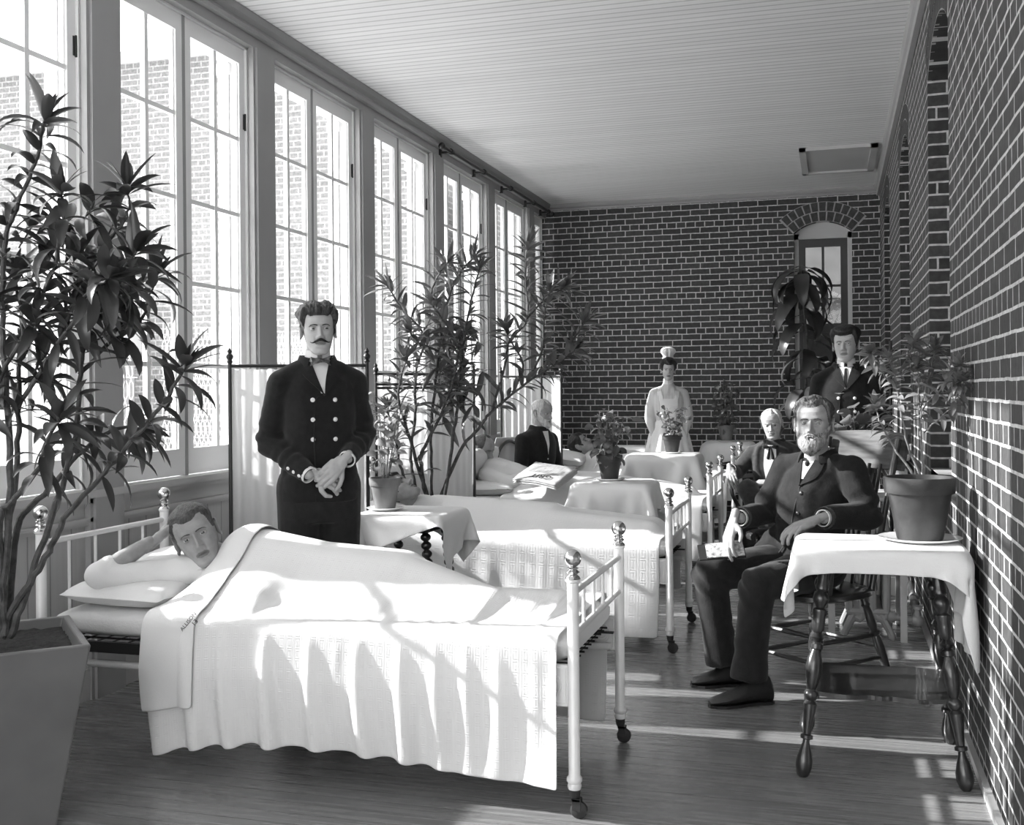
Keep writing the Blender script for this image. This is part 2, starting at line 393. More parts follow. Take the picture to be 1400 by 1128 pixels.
def drape(G,sol,steps=90,iters=14,fr=.5,stiff_bend=.25,dt=.016,damp=.985,pin=None,grav=9.8,th=.004,slack=(1,1),seed=0):
    G=np.array(G,float); n,m=G.shape[:2]; P=G.reshape(-1,3).copy(); P0=P.copy(); idx=np.arange(n*m).reshape(n,m)
    cons=[]
    def addc(A,B,k): 
        for p in (0,1): pass
        cons.append((A,B,np.linalg.norm(P[A]-P[B],axis=1),k))
    for s0 in (0,1):
        addc(idx[s0:n-1:2,:].ravel(),idx[s0+1:n:2,:].ravel(),1.); addc(idx[:,s0:m-1:2].ravel(),idx[:,s0+1:m:2].ravel(),1.)
    for s0 in (0,1):
        for s1 in (0,1):
            A=idx[s0:n-1:2,s1:m-1:2]; B=idx[s0+1:n:2,s1+1:m:2]; addc(A.ravel(),B.ravel(),.35)
            A=idx[s0+1:n:2,s1:m-1:2]; B=idx[s0:n-1:2,s1+1:m:2]; addc(A.ravel(),B.ravel(),.35)
    for s0 in range(3):
        A=idx[s0:n-2:3,:]; B=idx[s0+2:n:3,:]; k=min(len(A),len(B)); addc(A[:k].ravel(),B[:k].ravel(),stiff_bend)
        A=idx[:,s0:m-2:3]; B=idx[:,s0+2:m:3]; k=min(A.shape[1],B.shape[1]); addc(A[:,:k].ravel(),B[:,:k].ravel(),stiff_bend)
    if slack!=(1,1):
        c=P.mean(axis=0); P[:,0]=c[0]+(P[:,0]-c[0])*slack[0]; P[:,1]=c[1]+(P[:,1]-c[1])*slack[1]
        P[:,2]+=[.025*noise.noise(V((p[0]*7+seed,p[1]*4,seed))) for p in P]; P0=P.copy()
    pinI=None if pin is None else np.array([idx[i,j] for i,j in pin]); 
    if pinI is not None: pinP=P[pinI].copy()
    g=np.array([0,0,-grav*dt*dt])
    for st in range(steps):
        vel=(P-P0)*damp; L=np.linalg.norm(vel,axis=1); k=np.minimum(1,.02/np.maximum(L,1e-9)); vel*=k[:,None]
        P0=P.copy(); P+=vel+g
        for it in range(iters):
            for A,B,L0,k in cons:
                d=P[A]-P[B]; L=np.sqrt((d*d).sum(1)); c=d*((L-L0)/np.maximum(L,1e-9)*.5*k)[:,None]
                P[A]-=c; P[B]+=c
            if pinI is not None: P[pinI]=pinP
            if it%4==3 or it==iters-1: sol.push(P,P0,fr if it==iters-1 else 0.,th)
    return P.reshape(n,m,3)
def cloth_obj(name,G,m,thick=.004,parent=None,sub=True,**kw):
    mb=MB(); mb.grid(G,True,thick); me=mb.mesh(name,m,0)
    n,mm=G.shape[:2]; uv=me.uv_layers.new(name='UVMap'); k=np.empty(len(me.loops),int); me.loops.foreach_get('vertex_index',k)
    k=k%(n*mm); su=.018; uv.data.foreach_set('uv',np.stack([(k//mm)*su,(k%mm)*su],1).astype(np.float32).ravel())
    o=link(name,me,parent,**kw)
    if sub: s=o.modifiers.new('s','SUBSURF'); s.levels=1; s.render_levels=1
    return o
# ------------------------------------------------------------------ the sun parlour
XL,XR,YB,ZC=-3.3,.50,12.65,3.6
Y0=-2.0
P0Y=4.40; BAY=1.51
posts=[P0Y+BAY*k for k in range(-4,6)]
PW=.105
m=MB(); m.box((XL-.6,Y0-.3,-.12),(XR+.6,YB+.3,0)); struct('floor',m,'floor_boards')
m=MB(); m.box((XL-.6,Y0-.3,ZC),(XR+.6,YB+.3,ZC+.12)); struct('ceiling',m,'ceiling_boards')
# left wall below and above the windows
m=MB(); m.box((XL-.12,Y0,0),(XL,YB,.80)); wl=struct('wall_left',m,'wainscot')
m=MB(); m.box((XL-.14,Y0,3.44),(XL+.03,YB,ZC)); struct('header',m,'post_paint',wl)
m=MB(); m.box((XL-.12,Y0,.80),(XL-.004,YB,.955)); struct('apron',m,'panel_paint',wl)
for y in posts:
    m=MB(); m.box((XL-.14,y-PW,0),(XL+.045,y+PW,3.44)); m.box((XL+.0,y-PW-.02,0),(XL+.03,y+PW+.02,3.44)); struct('post',m,'post_paint',wl)
prof=[(0,.0),(.035,.0),(.045,.02),(.03,.045),(.055,.065),(.07,.09),(.07,.10),(0,.10)]
m=MB(); m.rings([[(XL+.03+a,y,3.50+b) for a,b in prof] for y in (Y0,YB)],smooth=False); struct('trim_1',m,'post_paint')
m=MB()   # window sill board and chair rail
for z,h,d in ((.925,.035,.05),(.90,.025,.03),(.815,.018,.03),(.797,.018,.018)): m.box((XL-.01,Y0,z),(XL+d,YB,z+h))
struct('trim_2',m,'panel_paint')
m=MB(); m.box((XL,Y0,0),(XL+.02,YB,.14)); m.box((XL,Y0,.14),(XL+.012,YB,.16)); struct('baseboard_left',m,'panel_paint')
# casement windows
def casement(par,y0,y1,hinge):
    x0,x1=XL-.075,XL-.035; z0,z1=.965,3.425; st=.058; g0,g1=1.105,3.335
    f=MB()
    f.box((x0,y0,z0),(x1,y0+st,z1)); f.box((x0,y1-st,z0),(x1,y1,z1)); f.box((x0,y0+st,z0),(x1,y1-st,g0)); f.box((x0,y0+st,g1),(x1,y1-st,z1))
    # moulded inner lip
    for a,b in ((y0+st,y0+st+.008),(y1-st-.008,y1-st)): f.box((x0+.012,a,g0),(x1-.012,b,g1))
    ym=(y0+y1)/2; f.box((x0+.008,ym-.014,g0),(x1-.004,ym+.014,g1))
    for k in range(1,5):
        z=g0+(g1-g0)*k/5; f.box((x0+.008,y0+st,z-.012),(x1-.006,y1-st,z+.012))
    c=f.build('casement','sash_paint',par)
    g=MB(); g.add([(XL-.055,y0+st,g0),(XL-.055,y1-st,g0),(XL-.055,y1-st,g1),(XL-.055,y0+st,g1)],[(0,1,2,3)]); g.build('glass','glass',c)
    for z in (1.25,3.0):
        h=MB(); yy=y0 if hinge<0 else y1; h.box((x1-.002,yy-.018,z-.045),(x1+.004,yy+.018,z+.045)); h.tube([(x1+.004,yy,z-.05),(x1+.004,yy,z+.05)],.006,8); h.build('hinge','black_iron',c)
    return c
wn=0
bounds=[Y0]+posts+[YB]
for i in range(len(bounds)-1):
    a=bounds[i]+(PW if i else 0); b=bounds[i+1]-(PW if i<len(bounds)-2 else 0)
    if b-a<.3: continue
    wn+=1
    fr=MB(); x0,x1=XL-.10,XL-.02
    for (p,q,r,s_) in ((a,a+.012,.955,3.44),(b-.012,b,.955,3.44)): fr.box((x0,p,r),(x1,q,s_))
    fr.box((x0,a,3.428),(x1,b,3.44)); fr.box((x0-.08,a,.945),(x1,b,.96))
    w=struct('window_%d'%wn,fr,'sash_paint')
    w['label']='tall casement window bay, number %d counted from the camera end'%wn
    if b-a>.9:
        mid=(a+b)/2; casement(w,a+.014,mid-.012,-1); casement(w,mid+.012,b-.014,1)
        mm=MB(); mm.box((x0+.01,mid-.013,.96),(x1-.012,mid+.013,3.43)); mm.build('meeting_stile','post_paint',w)
    else: casement(w,a+.014,b-.014,1)
# outside: white porch posts, guard rail of looped wire, snow, the brick wing across the court
for k,y in enumerate(posts):
    m=MB(); m.box((XL-.215,y-.11,-.4),(XL-.15,y+.11,3.9)); m.box((XL-.23,y-.13,3.3),(XL-.14,y+.14,3.36)); m.box((XL-.23,y-.13,-.4),(XL-.14,y+.14,-.2))
    struct('porch_post',m,'white_outside')
def wire_guard(y0,y1,lab):
    t=thing('wire_guard',lab,'wire fence',(XL-.78,(y0+y1)/2,-.4)); L=y1-y0
    
    for z,r_ in ((1.32,.006),(1.9,.004),(.1,.01)): f=MB(); f.tube([(0,-L/2,z),(0,L/2,z)],r_,6); f.build('rail','wire',t)
    w=MB(); n=int(L/.055)
    for i in range(n):
        y=-L/2+.03+i*.055
        for ph in (0,PI):
            pts=[]
            for k in range(34):
                z=.1+k*.065; pts.append((.006*math.sin(k),y+.0275*math.sin(k*PI/2*1.0+ph+PI/4),z))
            w.tube(pts,.0028,4,cap=False)
    w.build('looped_wire','wire',t)
labs=['white looped wire guard outside the window bay nearest the tub','white looped wire guard outside the window beside the nearest bed','white looped wire guard outside the window behind the moustached attendant','white looped wire guard outside the window behind the tall oleander']
for k,i in enumerate((3,4,5,6)): wire_guard(posts[i]-.0+.13,posts[i+1]-.13,labs[k])
m=MB(); m.box((-40,-30,-.6),(XL-.8,60,-.4)); struct('ground_outside',m,'snow_ground')
wing=MB(); wing.box((-30,11.3,-.4),(-4.25,19,5.35)); w=wing.build('exterior_brick_wing','brick_outside'); tag(w,'snow roofed brick wing seen across the court through the windows','building')
for (x,z) in ((-12.6,3.6),):
    q=MB(); q.box((x-.5,11.22,z-.9),(x+.5,11.32,z+.9)); q.build('window','white_outside',w)
q=MB(); q.rings([[(-30.3,10.9,5.35),(-30.3,19.3,5.35),(-30.3,15.2,9.2)],[(-3.95,10.9,5.35),(-3.95,19.3,5.35),(-3.95,15.2,9.2)]],smooth=False); q.build('roof','snow',w)
q=MB(); q.rings([[(-30,9.9,1.9),(-30,11.29,1.9),(-30,11.29,2.6)],[(-7.9,9.9,1.9),(-7.9,11.29,1.9),(-7.9,11.29,2.6)]],smooth=False); q.build('lean_to_roof','snow',w)
q=MB(); q.box((-30,10.2,-.4),(-8.0,11.29,1.9)); q.build('lean_to','stone',w)
# curtain rod on the left header
rod=thing('curtain_rod','dark curtain rod on brackets along the left header at the far end','rod',(XL+.14,8.95,3.47))
m=MB(); m.tube([(0,-.2,0),(0,3.55,0)],.016,10); m.ell((0,-.22,0),(.03,.03,.03)); m.ell((0,3.57,0),(.03,.03,.03)); m.build('rod','black_iron',rod)
for y in (.02,.95,1.85,2.75,3.4):
    m=MB(); m.box((-.12,y-.015,-.04),(-.09,y+.015,.04)); m.tube([(-.1,y,0),(0,y,0)],.01,8); m.lathe([(.0,-.02),(.026,-.02),(.026,.02),(0,.02)],M4=Matrix.Translation((0,y,0))@Matrix.Rotation(PI/2,4,'X')); m.build('bracket','black_iron',rod)
# brick walls with segmental-arched openings
def arch_z(u,u0,u1,zs,rise):
    w=(u1-u0)/2; R=(w*w+rise*rise)/(2*rise); return zs-(R-rise)+math.sqrt(max(R*R-(u-(u0+u1)/2)**2,0))
def arched_wall(name,axis,c,a,b,z1,ops,depth,m='brick',through=False):
    """plane wall on `axis` = c, spanning a..b; ops: (u0,u1,zb,zs,rise); depth into the wall"""
    mb=MB(); sgn=1 if depth>0 else -1
    def P(u,z,d=0): return (c+d,u,z) if axis=='x' else (u,c+d,z)
    def quad(u0,u1,za0,zb0,za1,zb1): mb.add([P(u0,za0),P(u1,za1),P(u1,zb1),P(u0,zb0)],[(0,1,2,3)])
    cur=a
    for (u0,u1,zb,zs,rise) in ops:
        quad(cur,u0,0,z1,0,z1)
        if zb>0: quad(u0,u1,0,zb,0,zb)
        N=16; us=[u0+(u1-u0)*k/N for k in range(N+1)]; zz=[arch_z(u,u0,u1,zs,rise) for u in us]
        for k in range(N):
            quad(us[k],us[k+1],zz[k],z1,zz[k+1],z1)
            mb.add([P(us[k],zz[k]),P(us[k+1],zz[k+1]),P(us[k+1],zz[k+1],depth),P(us[k],zz[k],depth)],[(0,1,2,3)])
        for u,zt in ((u0,zz[0]),(u1,zz[-1])): mb.add([P(u,zb),P(u,zt),P(u,zt,depth),P(u,zb,depth)],[(0,1,2,3)])
        cur=u1
    quad(cur,b,0,z1,0,z1)
    # back skin so that the wall has thickness
    if through:
        for (u0,u1,zb,zs,rise) in ops: mb.box((a,c+depth,0),(u0,c+depth+.02,z1)); mb.box((u1,c+depth,0),(b,c+depth+.02,z1)); mb.box((u0,c+depth,zs+rise),(u1,c+depth+.02,z1))
    else: mb.box(*( ((c+depth,a,0),(c+depth+sgn*.1,b,z1)) if axis=='x' else ((a,c+depth,0),(b,c+depth+sgn*.1,z1)) ))
    return mb
def voussoirs(axis,c,u0,u1,zs,rise,rows=2,out=-.004,name='trim_arch',idx=0):
    w=(u1-u0)/2; R=(w*w+rise*rise)/(2*rise); zc=zs-(R-rise); uc=(u0+u1)/2; half=math.asin(w/R)
    mb=MB(); sgn=1 if out>0 else -1
    def P(r,t,d): u=uc+r*math.sin(t); z=zc+r*math.cos(t); return (c+d,u,z) if axis=='x' else (u,c+d,z)
    back=MB()
    N=24; r0,r1=R,R+.108*rows
    ex=half*1.03
    back.rings([[P(r0,-ex+2*ex*k/N,out*.5),P(r1,-ex+2*ex*k/N,out*.5),P(r1,-ex+2*ex*k/N,.02*-sgn),P(r0,-ex+2*ex*k/N,.02*-sgn)] for k in range(N+1)],smooth=False)
    for row in range(rows):
        ra=R+.108*row+.005; rb=ra+.098; nb=int(2*half*(ra+.05)/.078); 
        for k in range(nb):
            t0=-half+2*half*(k+.09)/nb; t1=-half+2*half*(k+.91)/nb
            mb.add([P(ra,t0,out),P(rb,t0,out),P(rb,t1,out),P(ra,t1,out),P(ra,t0,0),P(rb,t0,0),P(rb,t1,0),P(ra,t1,0)],[(0,1,2,3),(4,7,6,5),(0,4,5,1),(1,5,6,2),(2,6,7,3),(3,7,4,0)])
    mo=struct(name,back,'mortar'); mb.build('arch_brick','brick_plain',mo)
mat('mortar',.30,.85,noise_amt=.04,noise_scale=30,bump=.3)
mat('brick_plain',.045,.75,noise_amt=.015,noise_scale=20,bump=.4,bump_scale=60)
ops=[(-.10+2.67*k,.99+2.67*k,.96,3.05,.16) for k in range(2,5)]
mb=arched_wall('wall_right','x',XR,Y0,YB,ZC,ops,.30); wr=struct('wall_right',mb,'brick')
for k,o in enumerate(ops):
    voussoirs('x',XR,o[0],o[1],o[3],o[4],name='trim_%d'%(10+k))
    s_=MB(); s_.box((XR-.0,o[0]+.002,.90),(XR+.29,o[1]-.002,.962)); s_.build('sill','stone',wr)
    if True:
        # blind window set at the back of the recess
        q=MB(); x=XR+.27; zt=3.0
        q.box((x,o[0],.96),(x+.03,o[0]+.07,3.2)); q.box((x,o[1]-.07,.96),(x+.03,o[1],3.2)); q.box((x,o[0],2.05),(x+.03,o[1],2.12)); q.box((x,o[0],.96),(x+.03,o[1],1.04)); q.box((x,(o[0]+o[1])/2-.015,1.0),(x+.03,(o[0]+o[1])/2+.015,3.2)); q.box((x+.012,o[0],.96),(x+.016,o[1],3.2))
        q.build('sash','door_paint',wr)
m=MB(); m.box((XR-.022,Y0,0),(XR,YB,.035)); struct('baseboard_right',m,'panel_paint')
m=MB(); m.rings([[(XR-a*.9,y,3.50+b) for a,b in prof] for y in (Y0,YB)],smooth=False); struct('trim_3',m,'post_paint')
# back wall and its door
DX0,DX1=-.415,.205
mb=arched_wall('wall_back','y',YB,XL-.12,XR+.3,ZC,[(DX0,DX1,0,3.13,.12)],.30,through=True); struct('wall_back',mb,'brick')
voussoirs('y',YB,DX0,DX1,3.13,.12,name='trim_20')
m=MB(); m.rings([[(x,YB-a*.8,3.53+b*.7) for a,b in prof] for x in (XL,XR)],smooth=False); struct('trim_4',m,'post_paint')
d=MB(); y0=YB+.10
N=12
us=[DX0+(DX1-DX0)*k/N for k in range(N+1)]
d.rings([[(DX0,y0,0),(DX0+.045,y0,0),(DX0+.045,y0+.08,0),(DX0,y0+.08,0)],[(DX0,y0,3.13),(DX0+.045,y0,3.13),(DX0+.045,y0+.08,3.13),(DX0,y0+.08,3.13)]],smooth=False)
d.rings([[(DX1-.045,y0,0),(DX1,y0,0),(DX1,y0+.08,0),(DX1-.045,y0+.08,0)],[(DX1-.045,y0,3.13),(DX1,y0,3.13),(DX1,y0+.08,3.13),(DX1-.045,y0+.08,3.13)]],smooth=False)
for k in range(N):
    za,zb=arch_z(us[k],DX0,DX1,3.13,.12),arch_z(us[k+1],DX0,DX1,3.13,.12)
    d.add([(us[k],y0,3.07),(us[k+1],y0,3.07),(us[k+1],y0,zb),(us[k],y0,za),(us[k],y0+.08,3.07),(us[k+1],y0+.08,3.07),(us[k+1],y0+.08,zb),(us[k],y0+.08,za)],[(0,1,2,3),(7,6,5,4),(0,4,5,1),(3,2,6,7)])
dr=struct('door_1',d,'panel_paint'); dr['label']='arched frame of the door in the back brick wall'
l=MB(); a,b=DX0+.047,DX1-.047; yy=y0+.02
for q in ((a,.02,a+.075,3.07),(b-.075,.02,b,3.07),(a+.075,2.98,b-.075,3.07),(a+.075,2.02,b-.075,2.12),(a+.075,.02,b-.075,.25),(a+.075,1.0,b-.075,1.15)): l.box((q[0],yy,q[1]),(q[2],yy+.04,q[3]))
l.box((a+.075,yy+.012,.25),(b-.075,yy+.028,1.0)); l.box((a+.075,yy+.012,1.15),(b-.075,yy+.028,2.02))
l.box(((a+b)/2-.014,yy+.004,2.12),((a+b)/2+.014,yy+.036,2.98)); l.box((a+.075,yy+.004,2.53),(b-.075,yy+.036,2.555))
leaf=l.build('door_leaf','door_paint',dr)
g=MB(); g.add([(a+.07,yy+.02,2.11),(b-.07,yy+.02,2.11),(b-.07,yy+.02,2.99),(a+.07,yy+.02,2.99)],[(0,1,2,3)]); g.build('glass','glass',leaf)
h=MB(); h.lathe([(0,0),(.012,0),(.012,.03),(.028,.045),(.028,.065),(0,.075)],M4=Matrix.Translation((a+.04,yy,1.05))@Matrix.Rotation(PI/2,4,'X')); h.build('door_knob','brass_dark',leaf)
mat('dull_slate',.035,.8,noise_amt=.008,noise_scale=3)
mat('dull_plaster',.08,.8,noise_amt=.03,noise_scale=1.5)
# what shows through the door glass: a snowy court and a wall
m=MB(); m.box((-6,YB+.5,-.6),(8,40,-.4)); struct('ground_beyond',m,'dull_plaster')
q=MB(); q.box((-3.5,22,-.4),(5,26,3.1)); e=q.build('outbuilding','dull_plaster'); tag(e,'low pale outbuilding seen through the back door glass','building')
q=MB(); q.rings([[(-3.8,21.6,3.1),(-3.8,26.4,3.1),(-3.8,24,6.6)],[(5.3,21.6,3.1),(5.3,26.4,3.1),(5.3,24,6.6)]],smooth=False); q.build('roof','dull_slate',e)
# ceiling hatch
hx0,hx1,hy0,hy1=-.29,.40,10.4,11.6
m=MB()
for q in ((hx0,hy0,hx1,hy0+.06),(hx0,hy1-.06,hx1,hy1),(hx0,hy0,hx0+.06,hy1),(hx1-.06,hy0,hx1,hy1)): m.box((q[0],q[1],ZC-.03),(q[2],q[3],ZC))
ht=struct('trim_5',m,'panel_paint'); ht['label']='framed hatch in the ceiling at the far right corner'
m=MB(); m.box((hx0+.06,hy0+.06,ZC-.012),(hx1-.06,hy1-.06,ZC)); m.build('hatch_panel','panel_paint',ht)
# unseen end wall behind the camera, opened between posts to add fill light
m=MB(); m.box((XL-.12,Y0-.3,0),(XR+.3,Y0,.5)); m.box((XL-.12,Y0-.3,3.45),(XR+.3,Y0,ZC))
for k in range(5): x=XL-.12+(XR-XL+.42-.1)*k/4; m.box((x,Y0-.2,.5),(x+.1,Y0-.05,3.45))
struct('wall_front',m,'sash_paint')
# ------------------------------------------------------------------ camera and light
cam=bpy.data.cameras.new('camera'); co=bpy.data.objects.new('camera',cam); COL.objects.link(co); SC.camera=co
co.location=(0,0,1.4); cam.sensor_width=36; cam.lens=1500/1400*36; cam.shift_y=-30/1400; cam.clip_start=.05; cam.clip_end=300
co.rotation_mode='QUATERNION'
co.rotation_quaternion=(Matrix.Rotation(math.radians(16.35),3,'Z')@Matrix.Rotation(PI/2,3,'X')@Matrix.Rotation(ROLL,3,'Z')).to_quaternion()
SUN_EL=math.radians(27.); az=math.atan2(.12,.993)
sd=V((math.cos(SUN_EL)*math.cos(az),math.cos(SUN_EL)*math.sin(az),-math.sin(SUN_EL)))
sl=bpy.data.lights.new('sun','SUN'); sl.energy=SUN_E; sl.angle=math.radians(.6); so=bpy.data.objects.new('sun',sl); COL.objects.link(so)
so.rotation_mode='QUATERNION'; so.rotation_quaternion=sd.to_track_quat('-Z','Y'); so.location=(-20,-3,12)
w=bpy.data.worlds.new('world'); SC.world=w; w.use_nodes=True; nt=w.node_tree; bg=nt.nodes['Background']
tc=nn(nt,'ShaderNodeTexCoord'); sp=nn(nt,'ShaderNodeSeparateXYZ'); nt.links.new(tc.outputs['Generated'],sp.inputs[0])
r=nn(nt,'ShaderNodeMapRange'); r.inputs[1].default_value=-.05; r.inputs[2].default_value=.7; r.inputs[3].default_value=1.0; r.inputs[4].default_value=.75; nt.links.new(sp.outputs[2],r.inputs[0])
nt.links.new(r.outputs[0],bg.inputs[0]); bg.inputs[1].default_value=SKY_E
vs=SC.view_settings; vs.view_transform='Standard'; vs.look='None'; vs.gamma=1; vs.use_curve_mapping=False; vs.exposure=EXPO
# ------------------------------------------------------------------ iron beds
BX0,BX1=-2.9,-.845     # head end, foot end
def caster(p,par,z0=0.):
    x,y=p; c=MB(); c.lathe([(0,.10),(.02,.10),(.018,.075),(.012,.06),(0,.06)],(x,y,0),14)
    c.box((x-.006,y-.016,.028),(x+.022,y-.012,.065)); c.box((x-.006,y+.012,.028),(x+.022,y+.016,.065)); c.box((x-.008,y-.016,.058),(x+.02,y+.016,.066))
    w=Matrix.Translation((x+.014,y,.028))@Matrix.Rotation(PI/2,4,'X')
    c.lathe([(0,-.011),(.022,-.011),(.028,-.007),(.028,.007),(.022,.011),(0,.011)],M4=w,seg=18); c.build('caster','rubber',par)
def iron_bed(label,y0,w,x1=BX1,x0=BX0,group=None):
    t=thing('iron_bed',label,'bed',(x0,y0,0),0,group); L=x1-x0
    for ex,top,nm in ((0,.87,'head_frame'),(L,.77,'foot_frame')):
        for y in (0,w):
            p=MB(); R=.0195
            p.lathe([(0,.095),(.021,.095),(.024,.105),(.021,.115),(.026,.122),(.026,.132),(R,.14),(R,top-.0),(.024,top+.004),(.024,top+.012),(0,top+.012)],(ex,y,0),18)
            post=p.build('post','white_enamel',t)
            b=MB(); b.lathe([(0,top+.010),(.026,top+.012),(.022,top+.02),(.014,top+.026),(.023,top+.034),(.014,top+.042),(.02,top+.047),(.012,top+.052)]+[(.029*math.sin(PI*(.12+.88*k/10)),top+.079-.029*math.cos(PI*(.12+.88*k/10))) for k in range(11)],(ex,y,0),20)
            b.build('brass_finial','brass',post); caster((ex,y),post)
        f=MB(); f.tube([(ex,0,top-.035),(ex,w,top-.035)],.0115,10); f.build('top_rail','white_enamel',t)
        f=MB(); zl=.60 if ex else .50; f.tube([(ex,0,zl),(ex,w,zl)],.011,10); f.build('lower_rail','white_enamel',t)
        for k in range(1,5):
            y=w*k/5; f=MB(); f.tube([(ex,y,zl),(ex,y,top-.035)],.0065,8); f.build('spindle','white_enamel',t)
    for y in (0,w):
        f=MB(); s_=.0; f.box((.02,y-.004,.435),(L-.02,y+.004,.475)); f.box((.02,y-(.03 if y else 0)-.002,.435),(L-.02,y+(0 if y else .03)+.002,.441)); f.build('side_angle','black_iron',t)
        f=MB(); yy=y+(.03 if y==0 else -.03); f.tube([(.03,yy,.385),(L-.03,yy,.385)],.014,10); f.build('side_tube','white_enamel',t)
        for ex,sg in ((0,1),(L,-1)):
            f=MB(); xa,xb=sorted((ex+sg*.018,ex+sg*.125)); f.box((xa,y-.009,.365),(xb,y+.009,.50))
            # cast relief scroll
            xm=(xa+xb)/2
            for k in range(3): f.tube([(xm+.02*math.cos(a)*(1+k*.35),y-.009,.43+.018*math.sin(a)*(1+k*.6)) for a in [PI*2*j/14 for j in range(15)]],.0025,5,cap=False)
            f.tube([(xa+.006,y-.009,.375),(xb-.006,y-.009,.375),(xb-.006,y-.009,.49),(xa+.006,y-.009,.49),(xa+.006,y-.009,.375)],.003,5)
            f.build('corner_casting','white_enamel',t)
    f=MB()      # woven spring base
    for k in range(13): y=.05+(w-.1)*k/12; f.tube([(.04,y,.462),(L-.04,y,.462)],.004,5,cap=False)
    for k in range(30): x=.06+(L-.12)*k/29; f.tube([(x,.03,.458),(x,w-.03,.458)],.003,4,cap=False)
    o=f.build('spring_base','black_iron',t); o['kind']='stuff'
    return t
def pillow_mesh(L,W,H,seed=0,flat=.0,nx=34,ny=24):
    G1=np.zeros((nx,ny,3)); G2=np.zeros((nx,ny,3))
    for i in range(nx):
        for j in range(ny):
            u=-1+2*i/(nx-1); v=-1+2*j/(ny-1)
            e=(1-abs(u)**4)**.5*(1-abs(v)**4)**.5
            pin=1-.09*(abs(u)**6*(1-abs(v)**3)+abs(v)**6*(1-abs(u)**3))*0-.0
            x=u*L/2*(1-.05*(1-u*u)*v*v); y=v*W/2*(1-.06*(1-v*v)*u*u)
            n=noise.noise(V((x*7+seed,y*9,seed)))*.010*e+.008*noise.noise(V((x*3,y*22+seed*2,seed)))*(1-e*.6)
            G1[i,j]=(x,y,H/2*e**.9+n); G2[i,j]=(x,y,-H/2*e**.9*(1-flat)+n*.3)
    mb=MB(); mb.grid(G1[::-1]); mb.grid(G2); 
    return mb
def pillow(label,loc,size,rz=0,tilt=0,tx=0,seed=0,m='linen',group=None):
    mb=pillow_mesh(*size,seed=seed); me=mb.mesh('pillow',m,0)
    bm=bpy_weld(me); o=link('pillow',me,None,label,'pillow',group); o.rotation_euler=(tx,tilt,rz); o.location=loc
    s=o.modifiers.new('s','SUBSURF'); s.levels=1; s.render_levels=1
    return o
def bpy_weld(me,d=1e-5):
    import bmesh
    bm=bmesh.new(); bm.from_mesh(me); bmesh.ops.remove_doubles(bm,verts=bm.verts,dist=d); bmesh.ops.recalc_face_normals(bm,faces=bm.faces); bm.to_mesh(me); bm.free()
def mattress(label,y0,w,x0=BX0+.03,x1=BX1-.03,z0=.478,z1=.585,group=None,seed=0):
    R=[];n=40
    nx=46
    for i in range(nx):
        u=i/(nx-1); x=x0+(x1-x0)*u; e=min(1,min(u,1-u)*18); e=math.sin(PI/2*e)**.6 if e<1 else 1
        ring=[]
        for k in range(n):
            a=2*PI*k/n; c,s=math.cos(a),math.sin(a); sx=abs(c)**.25*(1 if c>0 else -1); sz=abs(s)**.55*(1 if s>0 else -1)
            nz=noise.noise(V((x*4,c*2+seed,s*2)))*.006
            ring.append((x,y0+w/2+sx*(w/2-.012)*(.97+.03*e),(z0+z1)/2+(sz*(z1-z0)/2)*(.55+.45*e)+nz*(1 if s>0 else 0)))
        R.append(ring)
    mb=MB(); mb.rings(R)
    # piped seam
    return mb.build('mattress','ticking',None,60,label=label,cat='mattress',group=group)
def smooth_path(xs,G): return G
BEDS=[dict(y=3.50,w=.80,x1=-.825),dict(y=5.82,w=.80,x1=-.845),dict(y=8.02,w=.82,x1=-.87),dict(y=10.30,w=.80,x1=-.90)]
bl=['nearest white iron bed with brass ball finials, young patient propped on his elbow in it','second white iron bed from the camera, its foot beside the bearded man','third white iron bed from the camera, holding the reader of the newspaper','farthest white iron bed from the camera, in front of the nurse']
ml=['striped mattress of the nearest bed','mattress of the second bed from the camera','mattress of the third bed from the camera','mattress of the farthest bed, in front of the nurse']
for i,b in enumerate(BEDS):
    iron_bed(bl[i],b['y'],b['w'],b['x1'],group='white iron beds in a row'); mattress(ml[i],b['y']+.015,b['w']-.03,x1=b['x1']-.03,seed=i)
# pillows
pillow('flat lower pillow under the elbow of the nearest patient',(-2.63,3.86,.632),(.44,.66,.11),0,.02,seed=1)
pillow('plump upper pillow behind the shoulder of the nearest patient',(-2.58,3.98,.705),(.38,.50,.11),.12,-.05,seed=2)
pillow('pillow on the second bed, hidden behind the leafy pot plant',(-2.62,6.22,.66),(.42,.62,.16),0,-.1,seed=3)
pillow('pillow leaning upright behind the balding patient with the newspaper',(-2.79,8.40,.76),(.42,.64,.16),0,-1.0,seed=4)
pillow('lower pillow lying flat under the balding patient in the third bed',(-2.60,8.40,.635),(.42,.64,.12),0,0,seed=5)
pillow('lower pillow of the farthest bed, right of the seated man in black',(-2.62,10.70,.64),(.44,.64,.12),0,-.02,seed=6)
pillow('upper pillow under the dark-haired sleeping patient in the farthest bed',(-2.55,10.66,.73),(.42,.62,.14),0,.12,seed=7)
